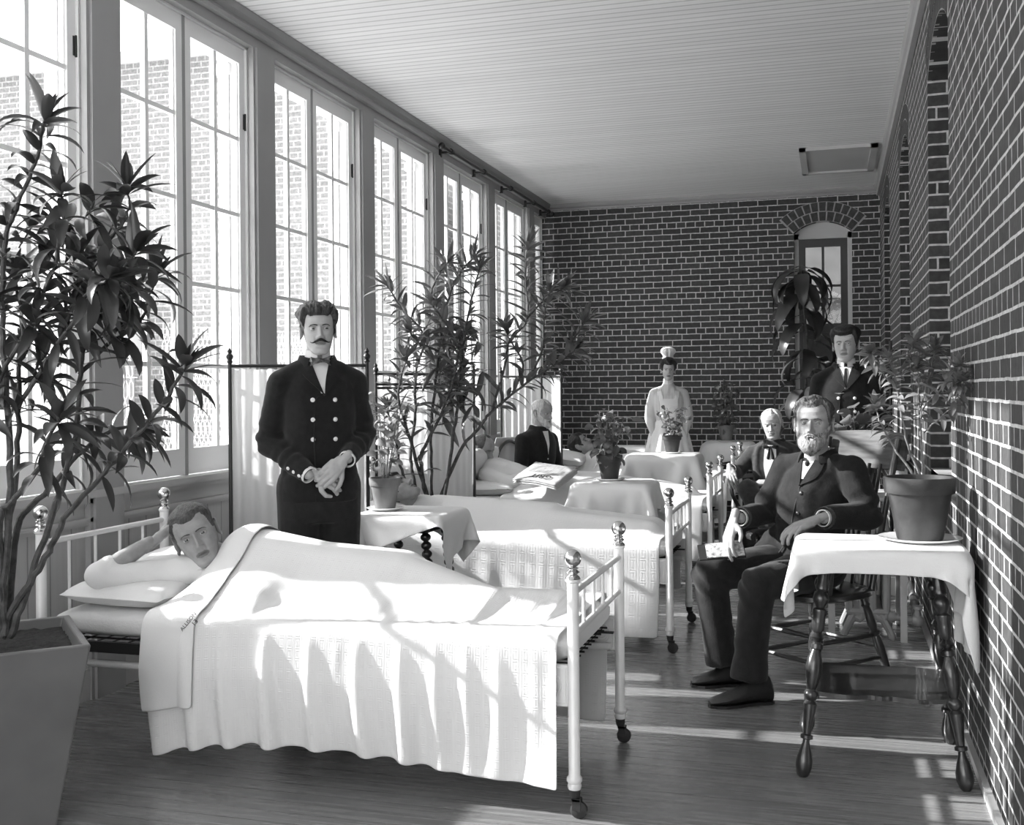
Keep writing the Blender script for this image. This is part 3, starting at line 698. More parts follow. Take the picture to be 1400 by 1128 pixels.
# ------------------------------------------------------------------ coverlets, let fall over the sleepers
def lay(name,label,cat,x0,x1,y0,y1,z,sol,res,m='coverlet',steps=80,iters=12,thick=.004,bump=.0,seed=0,group=None,parent=None,fr=.55,warp=None,stiff=.15,th=.007,slack=(.955,.985)):
    nx=int((x1-x0)/res)+1; ny=int((y1-y0)/res)+1
    G=np.zeros((nx,ny,3)); 
    for i in range(nx):
        for j in range(ny):
            x=x0+(x1-x0)*i/(nx-1); y=y0+(y1-y0)*j/(ny-1)
            zz=z+bump*noise.noise(V((x*3+seed,y*3,seed*2.)))
            if warp: x,y,zz=warp(x,y,zz)
            G[i,j]=(x,y,zz)
    P=drape(G,sol,steps,iters,fr,stiff,th=th,slack=slack,seed=seed)
    P=P-np.array([0,0,0]); 
    return cloth_obj(name,P,m,thick,parent,label=label,cat=cat,group=group),P
QUICK=globals().get('QUICK',False)
RS=.03 if QUICK else .02
b=BEDS[0]; y=b['y']
s1=Solids().box((-1.87,y+.40,.53),(1.04,.385,.055),.05).box((-1.87,y+.40,.475),(1.04,.418,.115),.03).cap((-2.22,y+.44,.70),(-1.95,y+.44,.66),.150,.145).cap((-1.95,y+.44,.66),(-1.62,y+.46,.645),.145,.135).cap((-1.62,y+.46,.645),(-1.22,y+.34,.60),.125,.075).cap((-1.62,y+.48,.60),(-1.22,y+.40,.59),.11,.07).cap((-1.22,y+.36,.60),(-.98,y+.48,.60),.07,.05).cap((-2.22,y+.25,.66),(-2.05,y+.12,.62),.06,.05).plane((-1,0,0),.868)
o1,G1=lay('coverlet','crumpled white woven coverlet hanging from the nearest bed','bedspread',-2.58,-.83,y-.43,y+1.22,.92,s1,RS,steps=120,iters=16,bump=.05,seed=3,fr=.35,warp=lambda x,yy,z_:(x+.24*max(0,min(yy,4.1)-3.07)*((-.83-x)/1.7)**2,yy,z_))
# sheet folded back over the coverlet's upper edge
def folded_sheet(G,label,cols,over,m='linen',lift=.012,extra=.06,seed=0,jr=None):
    N=grid_normals(G); sg=1 if N[2,G.shape[1]//2,2]>0 else -1
    S=G[:cols]+N[:cols]*sg*lift
    for k in range(cols):
        a=k/(cols-1); S[k]+=N[k]*sg*(.008*math.sin(a*PI))
    e0=S[0]-(S[1]-S[0])*over; S=np.concatenate([e0[None],S],0)
    if jr: S=S[:,jr[0]:jr[1]]
    for i in range(S.shape[0]):
        for j in range(S.shape[1]):
            p=S[i,j]; w=noise.noise(V((p[0]*6+seed,p[1]*9,p[2]*6)))*.012; S[i,j]+=(w*.4,0,abs(w)*.5)
    return cloth_obj('turned_sheet',S,m,.003,label=label,cat='sheet')
SHEET=folded_sheet(G1,'white sheet turned back over the coverlet below the young patient, laundry mark near its corner',int(.26/RS),1.2,jr=(8,None),extra=.05)
y=BEDS[1]['y']
s2=Solids().box((-1.87,y+.40,.53),(1.04,.385,.055),.05).box((-1.87,y+.40,.475),(1.04,.418,.115),.03).cap((-2.3,y+.4,.62),(-1.6,y+.4,.62),.15,.12).cap((-1.6,y+.32,.62),(-1.0,y+.3,.60),.09,.06).cap((-1.6,y+.5,.62),(-1.0,y+.5,.60),.09,.06).plane((-1,0,0),.888)
lay('coverlet','white coverlet with woven ovals on the second bed','bedspread',-2.45,-.88,y-.46,y+1.2,.86,s2,.032,steps=80,bump=.05,seed=5)
y=BEDS[2]['y']
s3=Solids().box((-1.87,y+.41,.53),(1.04,.395,.055),.05).box((-1.87,y+.40,.475),(1.04,.418,.115),.03).cap((-2.5,y+.42,.64),(-2.15,y+.30,.67),.12,.11).cap((-2.15,y+.30,.67),(-1.7,y+.36,.66),.11,.09).cap((-1.7,y+.36,.66),(-1.05,y+.35,.60),.09,.06).plane((-1,0,0),.913)
o3,G3=lay('coverlet','white bedclothes raised by the knees of the balding patient','bedspread',-2.46,-.905,y-.40,y+1.2,.93,s3,.032,m='linen',steps=80,bump=.05,seed=8)
y=BEDS[3]['y']
s4=Solids().box((-1.87,y+.40,.53),(1.04,.385,.055),.05).box((-1.87,y+.40,.475),(1.04,.418,.115),.03).cap((-2.30,y+.4,.66),(-1.9,y+.40,.66),.15,.14).cap((-1.9,y+.4,.66),(-1.1,y+.4,.62),.13,.06).plane((-1,0,0),.943)
lay('coverlet','white bedclothes over the sleeping dark-haired patient in front of the nurse','bedspread',-2.45,-.93,y-.40,y+1.1,.90,s4,.04,m='linen',steps=70,bump=.05,seed=9)
# ------------------------------------------------------------------ tables with cloths
TURN=[(.014,0),(.022,.012),(.030,.045),(.030,.075),(.022,.115),(.013,.15),(.012,.165),(.022,.17),(.022,.185),(.013,.19),(.018,.25),(.023,.30),(.025,.325),(.015,.34),(.023,.35),(.026,.365),(.023,.38),(.014,.39),(.020,.41),(.027,.45),(.029,.49),(.026,.53),(.018,.555),(.015,.57),(.025,.575),(.025,.595),(.014,.605),(.026,.625),(.014,.645),(.021,.66),(.024,.70),(.023,.72),(.027,.735),(.027,.75),(.016,.76),(.026,.785),(.030,.80),(.026,.82),(.016,.835),(.023,.845),(.023,.86),(.020,.87),(.021,.93),(.024,1.)]
BOB=[(.014,0),(.024,.02),(.022,.05)]+[x for k in range(17) for x in ((.012,.06+k*.054),(.024,.075+k*.054),(.026,.087+k*.054),(.024,.099+k*.054))]+[(.014,.98),(.022,1.)]
def side_table(label,loc,sx,sy,h,splay,prof,shelf=True,sply=None,group=None,rz=0,mat_='dark_wood'):
    t=thing('side_table',label,'table',loc,rz,group)
    m=MB(); bevel_box(m,(-sx/2+.008,-sy/2+.008,h-.024),(sx/2-.008,sy/2-.008,h-.002),.012,4); m.build('tabletop',mat_,t)
    ax,ay=sx/2-.09,sy/2-.07
    m=MB()
    for q in ((-ax,-ay,ax,-ay+.018),(-ax,ay-.018,ax,ay),(-ax,-ay,-ax+.018,ay),(ax-.018,-ay,ax,ay)): m.box((q[0],q[1],h-.085),(q[2],q[3],h-.024))
    m.build('apron',mat_,t)
    legs=[]
    for sx_,sy_ in ((-1,-1),(1,-1),(1,1),(-1,1)):
        foot=V((sx_*(ax+splay),sy_*(ay+(splay*.35 if sply is None else sply)),0)); top=V((sx_*(ax-.01),sy_*(ay-.01),h-.024)); legs.append((foot,top))
        m=MB(); m.lathe(prof,axis=(foot,top),seg=18); m.build('leg',mat_,t)
    if shelf:
        z=h*.37; f=z/(h-.024); c=[a.lerp(b,f) for a,b in legs]; x0,x1=c[0].x,c[1].x; ya,yb=c[0].y-.01,c[2].y+.01
        top=[];n=40
        for k in range(n+1):
            u=k/n; x=x0+(x1-x0)*u; s_=.012*math.cos(u*PI*4)-.012*math.exp(-((u-.5)/.05)**2)*1.4
            top.append((x,ya+.0+s_,yb-s_))
        G=[[(x,a,z),(x,b,z),(x,b,z-.016),(x,a,z-.016)] for x,a,b in top]
        m=MB(); m.rings(G,smooth=False); m.build('shelf',mat_,t)
    return t
def tablecloth(label,cx,cy,h,tw,td,cw,cd,rz=0,res=.022,extra=None,steps=70,seed=0,ox=0,oy=0,group=None,tr=0,fr=.6,pad=.017):
    s_=Solids().box((cx,cy,h-.03),(tw/2+pad,td/2+pad,.036),.016,tr)
    if extra: extra(s_)
    cc,ss=math.cos(rz),math.sin(rz); nx=int(cw/res)+1; ny=int(cd/res)+1; G=np.zeros((nx,ny,3))
    for i in range(nx):
        for j in range(ny):
            a=-cw/2+cw*i/(nx-1)+ox; b_=-cd/2+cd*j/(ny-1)+oy
            G[i,j]=(cx+a*cc-b_*ss,cy+a*ss+b_*cc,h+.012+.004*noise.noise(V((a*5+seed,b_*5,seed))))
    P=drape(G,s_,steps,14,fr,.3,th=.007)
    return cloth_obj('tablecloth',P,'linen',.002,label=label,cat='tablecloth',group=group)
T0=(.155,4.35); side_table('dark turned-leg table with a scalloped shelf beside the bearded man',(T0[0],T0[1],0),.58,.44,.805,.075,TURN,True,.115)
tablecloth('bright white cloth on the table beside the bearded man',T0[0],T0[1],.805,.60,.46,1.10,.62,0,.02,extra=lambda s_:s_.plane((-1,0,0),-.488),ox=.085,oy=.0,steps=90,seed=1,pad=.007)
T1=(-2.06,5.20); side_table('dark bobbin-legged table between the first and second beds, leafy pot plant on it',(T1[0],T1[1],0),.44,.44,.785,.06,BOB,False,rz=.0)
tablecloth('white cloth with hanging corner behind the nearest bed',T1[0],T1[1],.785,.44,.44,.70,.66,.30,.022,seed=2,ox=.05)
T2=(-1.42,7.30); side_table('dark bobbin-legged table between the second and third beds',(T2[0],T2[1],0),.50,.44,.775,.06,BOB,False)
tablecloth('white cloth dappled by leaf shadows between the second and third beds',T2[0],T2[1],.775,.50,.44,.90,.86,.08,.026,seed=3)
T3=(-1.43,9.60); side_table('dark table between the third and fourth beds, in front of the nurse',(T3[0],T3[1],0),.60,.46,.825,.06,BOB,False)
tablecloth('white cloth under the pot plant in front of the nurse',T3[0],T3[1],.825,.60,.46,1.0,.9,-.08,.032,seed=4)
T4=(-1.08,11.85); side_table('small table against the back wall behind the farthest bed',(T4[0],T4[1],0),.5,.46,.825,.06,BOB,False)
tablecloth('white cloth of the small table by the back wall right of the nurse',T4[0],T4[1],.825,.5,.46,.92,.88,.15,.036,seed=5)
T5=(-2.15,11.80); side_table('small table by the back wall left of the nurse',(T5[0],T5[1],0),.46,.42,.775,.05,BOB,False)
tablecloth('white cloth of the small table by the back wall left of the nurse',T5[0],T5[1],.775,.46,.42,.95,.85,.3,.036,seed=6)
# ------------------------------------------------------------------ folding screens
def screen(label,pts,zt,zb=.12,gallery=False):
    t=thing('folding_screen',label,'screen',(pts[0][0],pts[0][1],0)); o=V((pts[0][0],pts[0][1]))
    for k,p in enumerate(pts):
        q=V(p)-o; m=MB(); m.tube([(q.x,q.y,.0),(q.x,q.y,zt+.02)],.0105,8)
        m.lathe([(.011,zt+.015),(.017,zt+.022),(.011,zt+.032),(.019,zt+.045),(.019,zt+.055),(.008,zt+.068),(.014,zt+.078),(.0,zt+.10)],(q.x,q.y,0),12); m.build('frame_post','black_iron',t)
    for k in range(len(pts)-1):
        a,b=V(pts[k])-o,V(pts[k+1])-o; d=(b-a); L=d.length; d/=L; n=V((-d.y,d.x))
        def at(u,z,off=0): return (a.x+d.x*u*L+n.x*off,a.y+d.y*u*L+n.y*off,z)
        for z in ([zt,zb] if not gallery else [zt+.02,zt-.05,zt-.075,zb]):
            m=MB(); m.tube([at(0,z),at(1,z)],.009,8); m.build('frame_rail','black_iron',t)
        if gallery:
            for j in range(1,8):
                m=MB(); u=j/8; m.tube([at(u,zt+.02),at(u,zt+.0),at(u,zt-.015),at(u,zt-.03),at(u,zt-.05)],[.004,.004,.012,.004,.004],8); m.build('gallery_spindle','black_iron',t)
        z1=zt-.018 if not gallery else zt-.09
        nu=int(L/.011); G=np.zeros((nu,14,3))
        for i in range(nu):
            u=.015+.97*i/(nu-1)
            for j in range(14):
                v=j/13; z=zb+.01+(z1-zb-.01)*v+(.004*math.sin(u*90)+.006*noise.noise(V((u*20,k,3))) if j==13 else 0)
                amp=.009*(1-.3*math.sin(PI*v)); ph=u*L*95+1.3*noise.noise(V((u*5,v*1.5,k)))
                G[i,j]=at(u,z,amp*math.sin(ph)+.003*noise.noise(V((u*30,v*3,k))))
        m=MB(); m.grid(G,True); m.build('curtain','curtain',t,0)
    return t
screen('white curtained folding screen in a black frame directly behind the moustached attendant',[(-3.12,5.24),(-2.46,5.56)],1.545)
screen('white curtained screen with an open spindle gallery behind the tall oleander',[(-2.98,6.88),(-2.56,7.72)],1.50,gallery=True)
screen('white two-leaf folding screen behind the seated man in the bentwood chair',[(-3.0,9.86),(-2.60,9.84),(-2.36,9.62)],1.53)
# ------------------------------------------------------------------ radiators and pipes
def radiator(label,loc,nsec,w,h,pitch,m_,rz=0,cols=2):
    t=thing('radiator',label,'radiator',loc,rz)
    for k in range(nsec):
        y=k*pitch; m=MB()
        for c in range(cols):
            x=-w/2+w*(c+.5)/cols; hw=w/cols/2-.012
            loop=[(x-hw+.015,y,.16),(x-hw+.015,y,h-.10),(x,y,h-.05),(x+hw-.015,y,h-.10),(x+hw-.015,y,.16),(x,y,.12),(x-hw+.015,y,.16)]
            m.tube(bez(loop,4),.022,8)
        m.tube([(-w/2+.02,y,h-.07),(w/2-.02,y,h-.07)],.024,8); m.tube([(-w/2+.02,y,.15),(w/2-.02,y,.15)],.024,8)
        if k in (0,nsec-1):
            for sx in (-1,1): m.chain([(sx*(w/2-.05),y,.13),(sx*(w/2-.01),y,.05),(sx*(w/2+.005),y,.012)],[.024,.02,.02],8)
        m.build('section',m_,t)
    return t
rd=radiator('silver-grey cast-iron radiator behind the bearded man\'s chair',(.17,6.42,0),7,.25,.72,.062,'radiator_paint')
pv=thing('steam_pipe','jointed steam pipe with valve running from the radiator to the brick wall','pipe',(.30,6.42,0))
m=MB(); m.tube([(0,0,.13),(.07,-.02,.125),(.14,-.03,.12)],.018,10); m.ell((.0,0,.13),(.03,.03,.03)); m.ell((.13,-.03,.12),(.034,.034,.034)); m.tube([(.13,-.03,.12),(.15,.9,.16)],.02,10)
for k in range(4): m.ell((.132+.005*k,.10+.14*k,.127+.006*k),(.028,.02,.028),12,8)
m.lathe([(0,0),(.016,0),(.016,.05),(.028,.055),(.028,.07),(0,.075)],(.13,-.03,.13)); m.build('pipe_run','radiator_paint',pv)
t=thing('riser_pipe','thin dark heating riser on the right brick wall behind the young attendant','pipe',(.445,9.45,0)); m=MB(); m.tube([(0,0,.0),(0,0,1.78)],.014,8); m.build('pipe_run','black_iron',t)
for z in (.35,1.0,1.7): m=MB(); m.tube([(0,0,z),(.055,0,z)],.006,6); m.lathe([(.014,z-.01),(.019,z-.01),(.019,z+.01),(.014,z+.01)],(0,0,0),12); m.build('pipe_clip','black_iron',t)
t=thing('radiator','white slatted radiator with a rounded top under the second arched recess',"radiator",(.36,7.82,0))
for k in range(12): m=MB(); y=k*.075; m.tube([(-.09,y,.10),(-.09,y,.84),(-.06,y,.88),(.06,y,.88),(.09,y,.84),(.09,y,.10)],.024,8); m.build('section','white_enamel',t)
m=MB(); bevel_box(m,(-.13,-.04,.905),(.13,.87,.95),.02); m.build('top_shelf','white_enamel',t)
m=MB(); m.box((-.11,-.02,.0),(.11,.02,.12)); m.box((-.11,.81,0),(.11,.85,.12)); m.build('foot','white_enamel',t)
# white-clothed stand behind the chair, carrying a broad-leaved pot plant
T6=(.18,6.62); 
t=thing('plant_stand','pale painted stand over the radiator behind the bearded man',"table",(T6[0],T6[1],0))
m=MB(); bevel_box(m,(-.24,-.26,.77),(.20,.26,.795),.008); m.build('tabletop','panel_paint',t)
for sx,sy in ((-.22,-.24),(.16,-.24),(.16,.24),(-.22,.24)): m=MB(); m.box((sx,sy-.012,0),(sx+.035,sy+.022,.77)); m.build('leg','panel_paint',t)
# ------------------------------------------------------------------ pots, saucers, tubs
def pot(label,loc,r,h,m_='terracotta',saucer=True,slabel=None,group=None,rim=.26):
    if saucer:
        m=MB(); m.lathe([(0,.0),(r*.75,0),(r*.85,.004),(r*1.22,.016),(r*1.24,.019),(r*1.2,.020),(r*.8,.009),(0,.008)],(0,0,0),32); m.build('saucer','china',None,loc=loc,label=slabel,cat='saucer',group='white saucers under the flowerpots')
        loc=(loc[0],loc[1],loc[2]+.010)
    t=thing('flowerpot',label,'flowerpot',loc,0,group)
    m=MB(); hr=h*(1-rim); m.lathe([(0,0),(r*.66,0),(r*.68,.004),(r*.93,hr),(r*1.02,hr+.001),(r*1.04,hr+.008),(r*1.07,h-.006),(r*1.05,h),(r*.97,h),(r*.95,h-.03),(0,h-.032)],(0,0,0),36); m.build('pot_body',m_,t)
    m=MB(); R=[]
    m.ell((0,0,h-.034),(r*.94,r*.94,.014),24,8); m.build('soil','soil',t)
    return t,V((loc[0],loc[1],loc[2]+h-.025))
# ------------------------------------------------------------------ plants: stems as measured in the room (metres)
ST_A=[[(-2.625,2.982,0.608),(-2.634,2.994,0.781),(-2.625,3.011,0.926),(-2.607,3.031,1.176),(-2.607,3.047,1.363),(-2.613,3.06,1.512),(-2.615,3.074,1.645),(-2.648,3.079,1.794)],[(-2.614,2.985,0.608),(-2.61,2.973,0.785),(-2.577,2.97,1.162),(-2.584,2.955,1.495),(-2.577,2.944,1.731),(-2.553,2.938,1.919),(-2.502,2.939,2.034),(-2.443,2.944,2.16),(-2.411,2.94,2.274)],[(-2.627,2.981,0.632),(-2.6,2.947,0.987),(-2.534,2.925,1.055),(-2.424,2.915,1.16),(-2.378,2.887,1.227),(-2.302,2.868,1.328)],[(-2.628,3.002,0.604),(-2.625,2.989,0.638),(-2.532,3.002,0.784),(-2.452,3.011,0.905),(-2.404,3.012,0.997),(-2.308,3.026,1.102),(-2.21,3.041,1.206),(-2.076,3.066,1.36),(-2.018,3.069,1.437),(-1.985,3.065,1.488)],[(-2.641,3.029,0.597),(-2.629,3.053,0.947),(-2.552,3.097,1.064),(-2.434,3.152,1.212),(-2.354,3.197,1.278),(-2.28,3.239,1.284)],[(-2.6,2.989,0.608),(-2.561,3.009,0.731),(-2.489,3.039,0.965),(-2.416,3.069,1.217),(-2.394,3.084,1.468),(-2.386,3.095,1.59),(-2.384,3.104,1.714)],[(-2.598,3.042,1.512),(-2.513,3.056,1.666),(-2.389,3.082,1.785),(-2.289,3.101,1.904),(-2.224,3.11,1.998),(-2.224,3.099,2.073)],[(-2.562,3.0,1.51),(-2.473,2.974,1.683),(-2.381,2.949,1.819),(-2.324,2.914,1.95),(-2.292,2.871,2.029)],[(-2.405,3.098,1.468),(-2.334,3.158,1.569),(-2.262,3.218,1.644),(-2.248,3.262,1.747),(-2.245,3.301,1.813)],[(-2.485,3.023,1.663),(-2.371,3.004,1.682),(-2.236,2.991,1.724),(-2.104,2.978,1.845)],[(-2.566,2.999,1.364),(-2.435,2.959,1.493),(-2.294,2.923,1.628),(-2.2,2.872,1.713),(-2.087,2.827,1.749)],[(-2.655,2.973,0.608),(-2.668,2.943,1.019),(-2.624,2.93,1.353),(-2.525,2.933,1.541),(-2.439,2.932,1.633)]]
ST_B=[[(-2.622,6.839,0.646),(-2.678,6.796,0.688),(-2.746,6.75,0.884),(-2.767,6.718,1.041),(-2.811,6.679,1.282)],[(-2.598,6.845,0.646),(-2.654,6.842,0.684),(-2.704,6.84,0.839),(-2.717,6.85,1.005),(-2.691,6.87,1.254),(-2.693,6.883,1.514),(-2.639,6.912,1.769),(-2.775,6.885,1.943),(-2.882,6.866,2.108)],[(-2.575,6.852,0.645),(-2.598,6.819,0.687),(-2.624,6.786,0.946),(-2.568,6.776,1.072),(-2.48,6.776,1.236),(-2.391,6.776,1.461),(-2.353,6.761,1.708),(-2.457,6.704,1.898),(-2.494,6.668,1.968)],[(-2.566,6.855,0.645),(-2.585,6.879,0.701),(-2.596,6.905,1.047),(-2.595,6.936,1.252),(-2.559,6.976,1.671),(-2.519,7.018,1.97),(-2.455,7.066,2.17),(-2.353,7.126,2.312)],[(-2.538,6.863,0.645),(-2.494,6.859,0.676),(-2.425,6.862,1.084),(-2.39,6.854,1.277),(-2.359,6.846,1.567),(-2.304,6.845,1.903),(-2.227,6.85,2.199)],[(-2.547,6.86,0.635),(-2.528,6.866,0.665),(-2.395,6.905,0.994),(-2.258,6.945,1.168),(-2.182,6.967,1.265),(-1.956,7.034,1.453),(-1.759,7.092,1.582),(-1.646,7.125,1.669)],[(-2.182,6.967,1.265),(-2.101,7.012,1.586),(-2.078,7.04,1.733),(-1.969,7.093,1.885),(-1.986,7.108,2.181),(-1.976,7.132,2.366)],[(-1.956,7.034,1.453),(-1.857,7.028,1.66),(-1.824,7.003,1.9),(-1.782,6.981,2.041)],[(-2.055,7.005,1.381),(-1.993,7.058,1.566),(-2.071,7.07,1.714),(-2.127,7.088,1.815)],[(-1.759,7.092,1.582),(-1.655,7.122,1.747),(-1.584,7.143,1.853)],[(-2.504,6.977,1.966),(-2.587,6.918,2.038),(-2.527,6.901,2.182),(-2.459,6.886,2.25)],[(-1.98,7.131,1.887),(-1.865,7.165,2.01),(-1.746,7.2,2.083)],[(-2.52,6.868,1.667),(-2.582,6.694,1.71),(-2.594,6.534,1.774)],[(-2.584,6.849,0.646),(-2.674,6.719,1.089),(-2.703,6.606,1.378),(-2.614,6.528,1.611)]]
ST_C=[[(0.364,4.64,1.035),(0.354,4.637,1.194),(0.35,4.636,1.31),(0.34,4.633,1.484)],[(0.353,4.637,1.035),(0.303,4.605,1.167),(0.262,4.576,1.398),(0.226,4.548,1.513)],[(0.355,4.638,1.31),(0.433,4.541,1.411),(0.47,4.431,1.479)],[(0.366,4.641,1.223),(0.459,4.538,1.326),(0.477,4.413,1.423)],[(0.336,4.632,1.035),(0.249,4.624,1.165),(0.19,4.624,1.282),(0.182,4.639,1.334)],[(0.35,4.636,1.31),(0.394,4.701,1.456),(0.414,4.759,1.56)],[(0.261,4.558,1.398),(0.177,4.481,1.484),(0.162,4.425,1.533)],[(0.345,4.635,1.397),(0.309,4.65,1.514),(0.334,4.683,1.579)]]
def leaf(mb,p,d,up,L,W,curl=.25,fold=.25,n=7,shape='lance',twist=0.):
    d=V(d).normalized(); up=V(up); side=d.cross(up)
    if side.length<1e-3: side=d.orthogonal()
    side.normalize(); nrm=side.cross(d).normalized()
    if twist: R=Matrix.Rotation(twist,3,d); side=R@side; nrm=R@nrm
    vs=[]; P=V(p); ang=0; st=L/n; D=d.copy(); N_=nrm.copy()
    for i in range(n+1):
        u=i/n
        w=(math.sin(PI*u**.8)**.8 if shape=='lance' else math.sin(PI*min(1,u**.65))**.6) if 0<u<1 else 0.
        w=max(w,.05 if i==0 else .0)*W/2
        for s_ in (-1,-.5,0,.5,1): vs.append(P+side*(s_*w)+N_*(abs(s_)*w*fold))
        R=Matrix.Rotation(-curl/n*2*(.4+u),3,side); D=R@D; N_=R@N_; P=P+D*st
    fs=[(i*5+k,i*5+k+1,(i+1)*5+k+1,(i+1)*5+k) for i in range(n) for k in range(4)]
    mb.add(vs,fs,True)
def rvec(): 
    v=V((random.gauss(0,1),random.gauss(0,1),random.gauss(0,1))); return v.normalized()
def whorl(mb,p,ax,n,L,W,open_,curl,ph=0,jit=.2,**k):
    ax=V(ax).normalized(); a=ax.orthogonal().normalized(); b=ax.cross(a)
    for i in range(n):
        t=ph+2*PI*i/n+random.uniform(-jit,jit); o=open_+random.uniform(-.2,.2)
        d=(a*math.cos(t)+b*math.sin(t))*math.sin(o)+ax*math.cos(o)
        l=L*random.uniform(.75,1.15); leaf(mb,p,d,V((0,0,1))+rvec()*.25,l,W*random.uniform(.8,1.15),curl*random.uniform(.3,1.6),twist=random.uniform(-.5,.5),**k)
def oleander(t,stems,origin,r0,L,W,start,gap,leafm,barkm,tipn=5,seed=1,open_=.95,curl=.35,droop=0.,every=None,extra=None,rotd=False):
    random.seed(seed); O=V(origin); st=MB(); lf=MB()
    for k,s_ in enumerate(stems):
        path=[V(p)-O for p in s_]; pts=bez(path,6); n=len(pts); wob=[p+rvec()*.004 for p in pts]
        main=(V(s_[0]).z-stems[0][0][2])<.1
        rr=[(r0 if main else r0*.65)*(1-.62*i/(n-1)) for i in range(n)]; st.tube(wob,rr,8)
        acc=0; tot=sum((pts[i+1]-pts[i]).length for i in range(n-1)); run=0
        for i in range(1,n):
            seg=pts[i]-pts[i-1]; acc+=seg.length; run+=seg.length
            stt=start if isinstance(start,(int,float)) else start[k]
            if run/tot<(stt if main else .3): continue
            if acc>gap:
                acc=0; ax=seg.normalized(); ax.z-=droop; whorl(lf,wob[i],ax,3,L,W,open_+(.3*(1-run/tot)),curl,random.uniform(0,6))
        ax=(pts[-1]-pts[-2]).normalized()
        whorl(lf,wob[-1],ax,tipn,L*.95,W,.6,curl*.5,random.uniform(0,6)); whorl(lf,wob[-1]-ax*.02,ax,tipn,L,W,1.1,curl,random.uniform(0,6)); whorl(lf,wob[-1],ax,3,L*.6,W*.7,.25,.1)
    for (a,b,nw,l_,w__) in (extra or []):
        for q in range(nw):
            p=V([random.uniform(a[i],b[i]) for i in range(3)])-V(t.location); ax=V((random.gauss(0,.6),random.gauss(0,.6)-.3,random.uniform(-.5,.6))); e_=Ri@p if rotd else p
            whorl(lf,e_,ax,4,l_,w__,1.0,curl,random.uniform(0,6)); st.tube([e_,e_-ax.normalized()*.05+V((0,0,-.03))],.003,5)
    st.build('stems',barkm,t); lf.build('foliage',leafm,t,0)
# big tub, near left
def square_tub(t,half_top,half_bot,h,wall,m_,rz):
    m=MB(); c=[(1,1),(-1,1),(-1,-1),(1,-1)]
    R=[[(a*hf,b*hf,z) for a,b in c] for hf,z in ((half_bot,0),(half_top,h),(half_top-wall,h),(half_top-wall-.01,h-.05))]
    m.rings(R,smooth=False,cap=False); m.add([(a*half_bot,b*half_bot,0) for a,b in c],[(3,2,1,0)])
    mo=m.build('tub_box',m_,t); md=mo.modifiers.new('b','BEVEL'); md.width=.006; md.segments=2; md.limit_method='ANGLE'
    n=22; G=np.zeros((n,n,3)); hf=half_top-wall-.005
    for i in range(n):
        for j in range(n): G[i,j]=(-hf+2*hf*i/(n-1),-hf+2*hf*j/(n-1),h-.035+.012*noise.noise(V((i*.9,j*.9,3)))+.01*noise.noise(V((i*.3,j*.3,8))))
    s_=MB(); s_.grid(G); s_.build('soil','soil',t,0)
TA=(-2.67,2.985); t=thing('oleander_tub','tall dark oleander in a square grey wooden tub at the left edge','potted shrub',(TA[0],TA[1],0),PI/4)
square_tub(t,.272,.175,.60,.024,'tub_paint',0)
Ri=Matrix.Rotation(-PI/4,4,'Z')
def local(st,o): return [[tuple(Ri@(V(p)-V(o))) for p in s_] for s_ in st]
oleander(t,local(ST_A,(TA[0],TA[1],0)),(0,0,0),.0125,.155,.036,[.6,.6,.7,.58,.58,.6,.3,.3,.3,.3,.3,.6],.036,'leaf_dark','bark',5,seed=4,curl=.6,droop=.3,open_=1.1,extra=[((-2.44,3.0,1.60),(-2.16,3.16,2.02),13,.17,.045),((-2.66,2.95,1.45),(-2.44,3.1,1.95),9,.16,.04)],rotd=True)
TB=(-2.46,7.02); t=thing('oleander_box','tall spreading oleander in a dark box between the second and third beds','potted shrub',(TB[0],TB[1],0))
square_tub(t,.20,.17,.60,.02,'dark_wood',0)
oleander(t,[[tuple(V(p)-V((TB[0],TB[1],0))) for p in s_] for s_ in ST_B],(0,0,0),.014,.17,.032,[.6,.4,.35,.4,.4,.55]+[.2]*8,.034,'leaf_mid','bark',6,seed=11,curl=.4,extra=[((-2.62,6.78,1.45),(-2.25,7.12,1.90),22,.22,.042),((-2.55,6.85,1.20),(-2.3,7.1,1.5),9,.24,.045)])
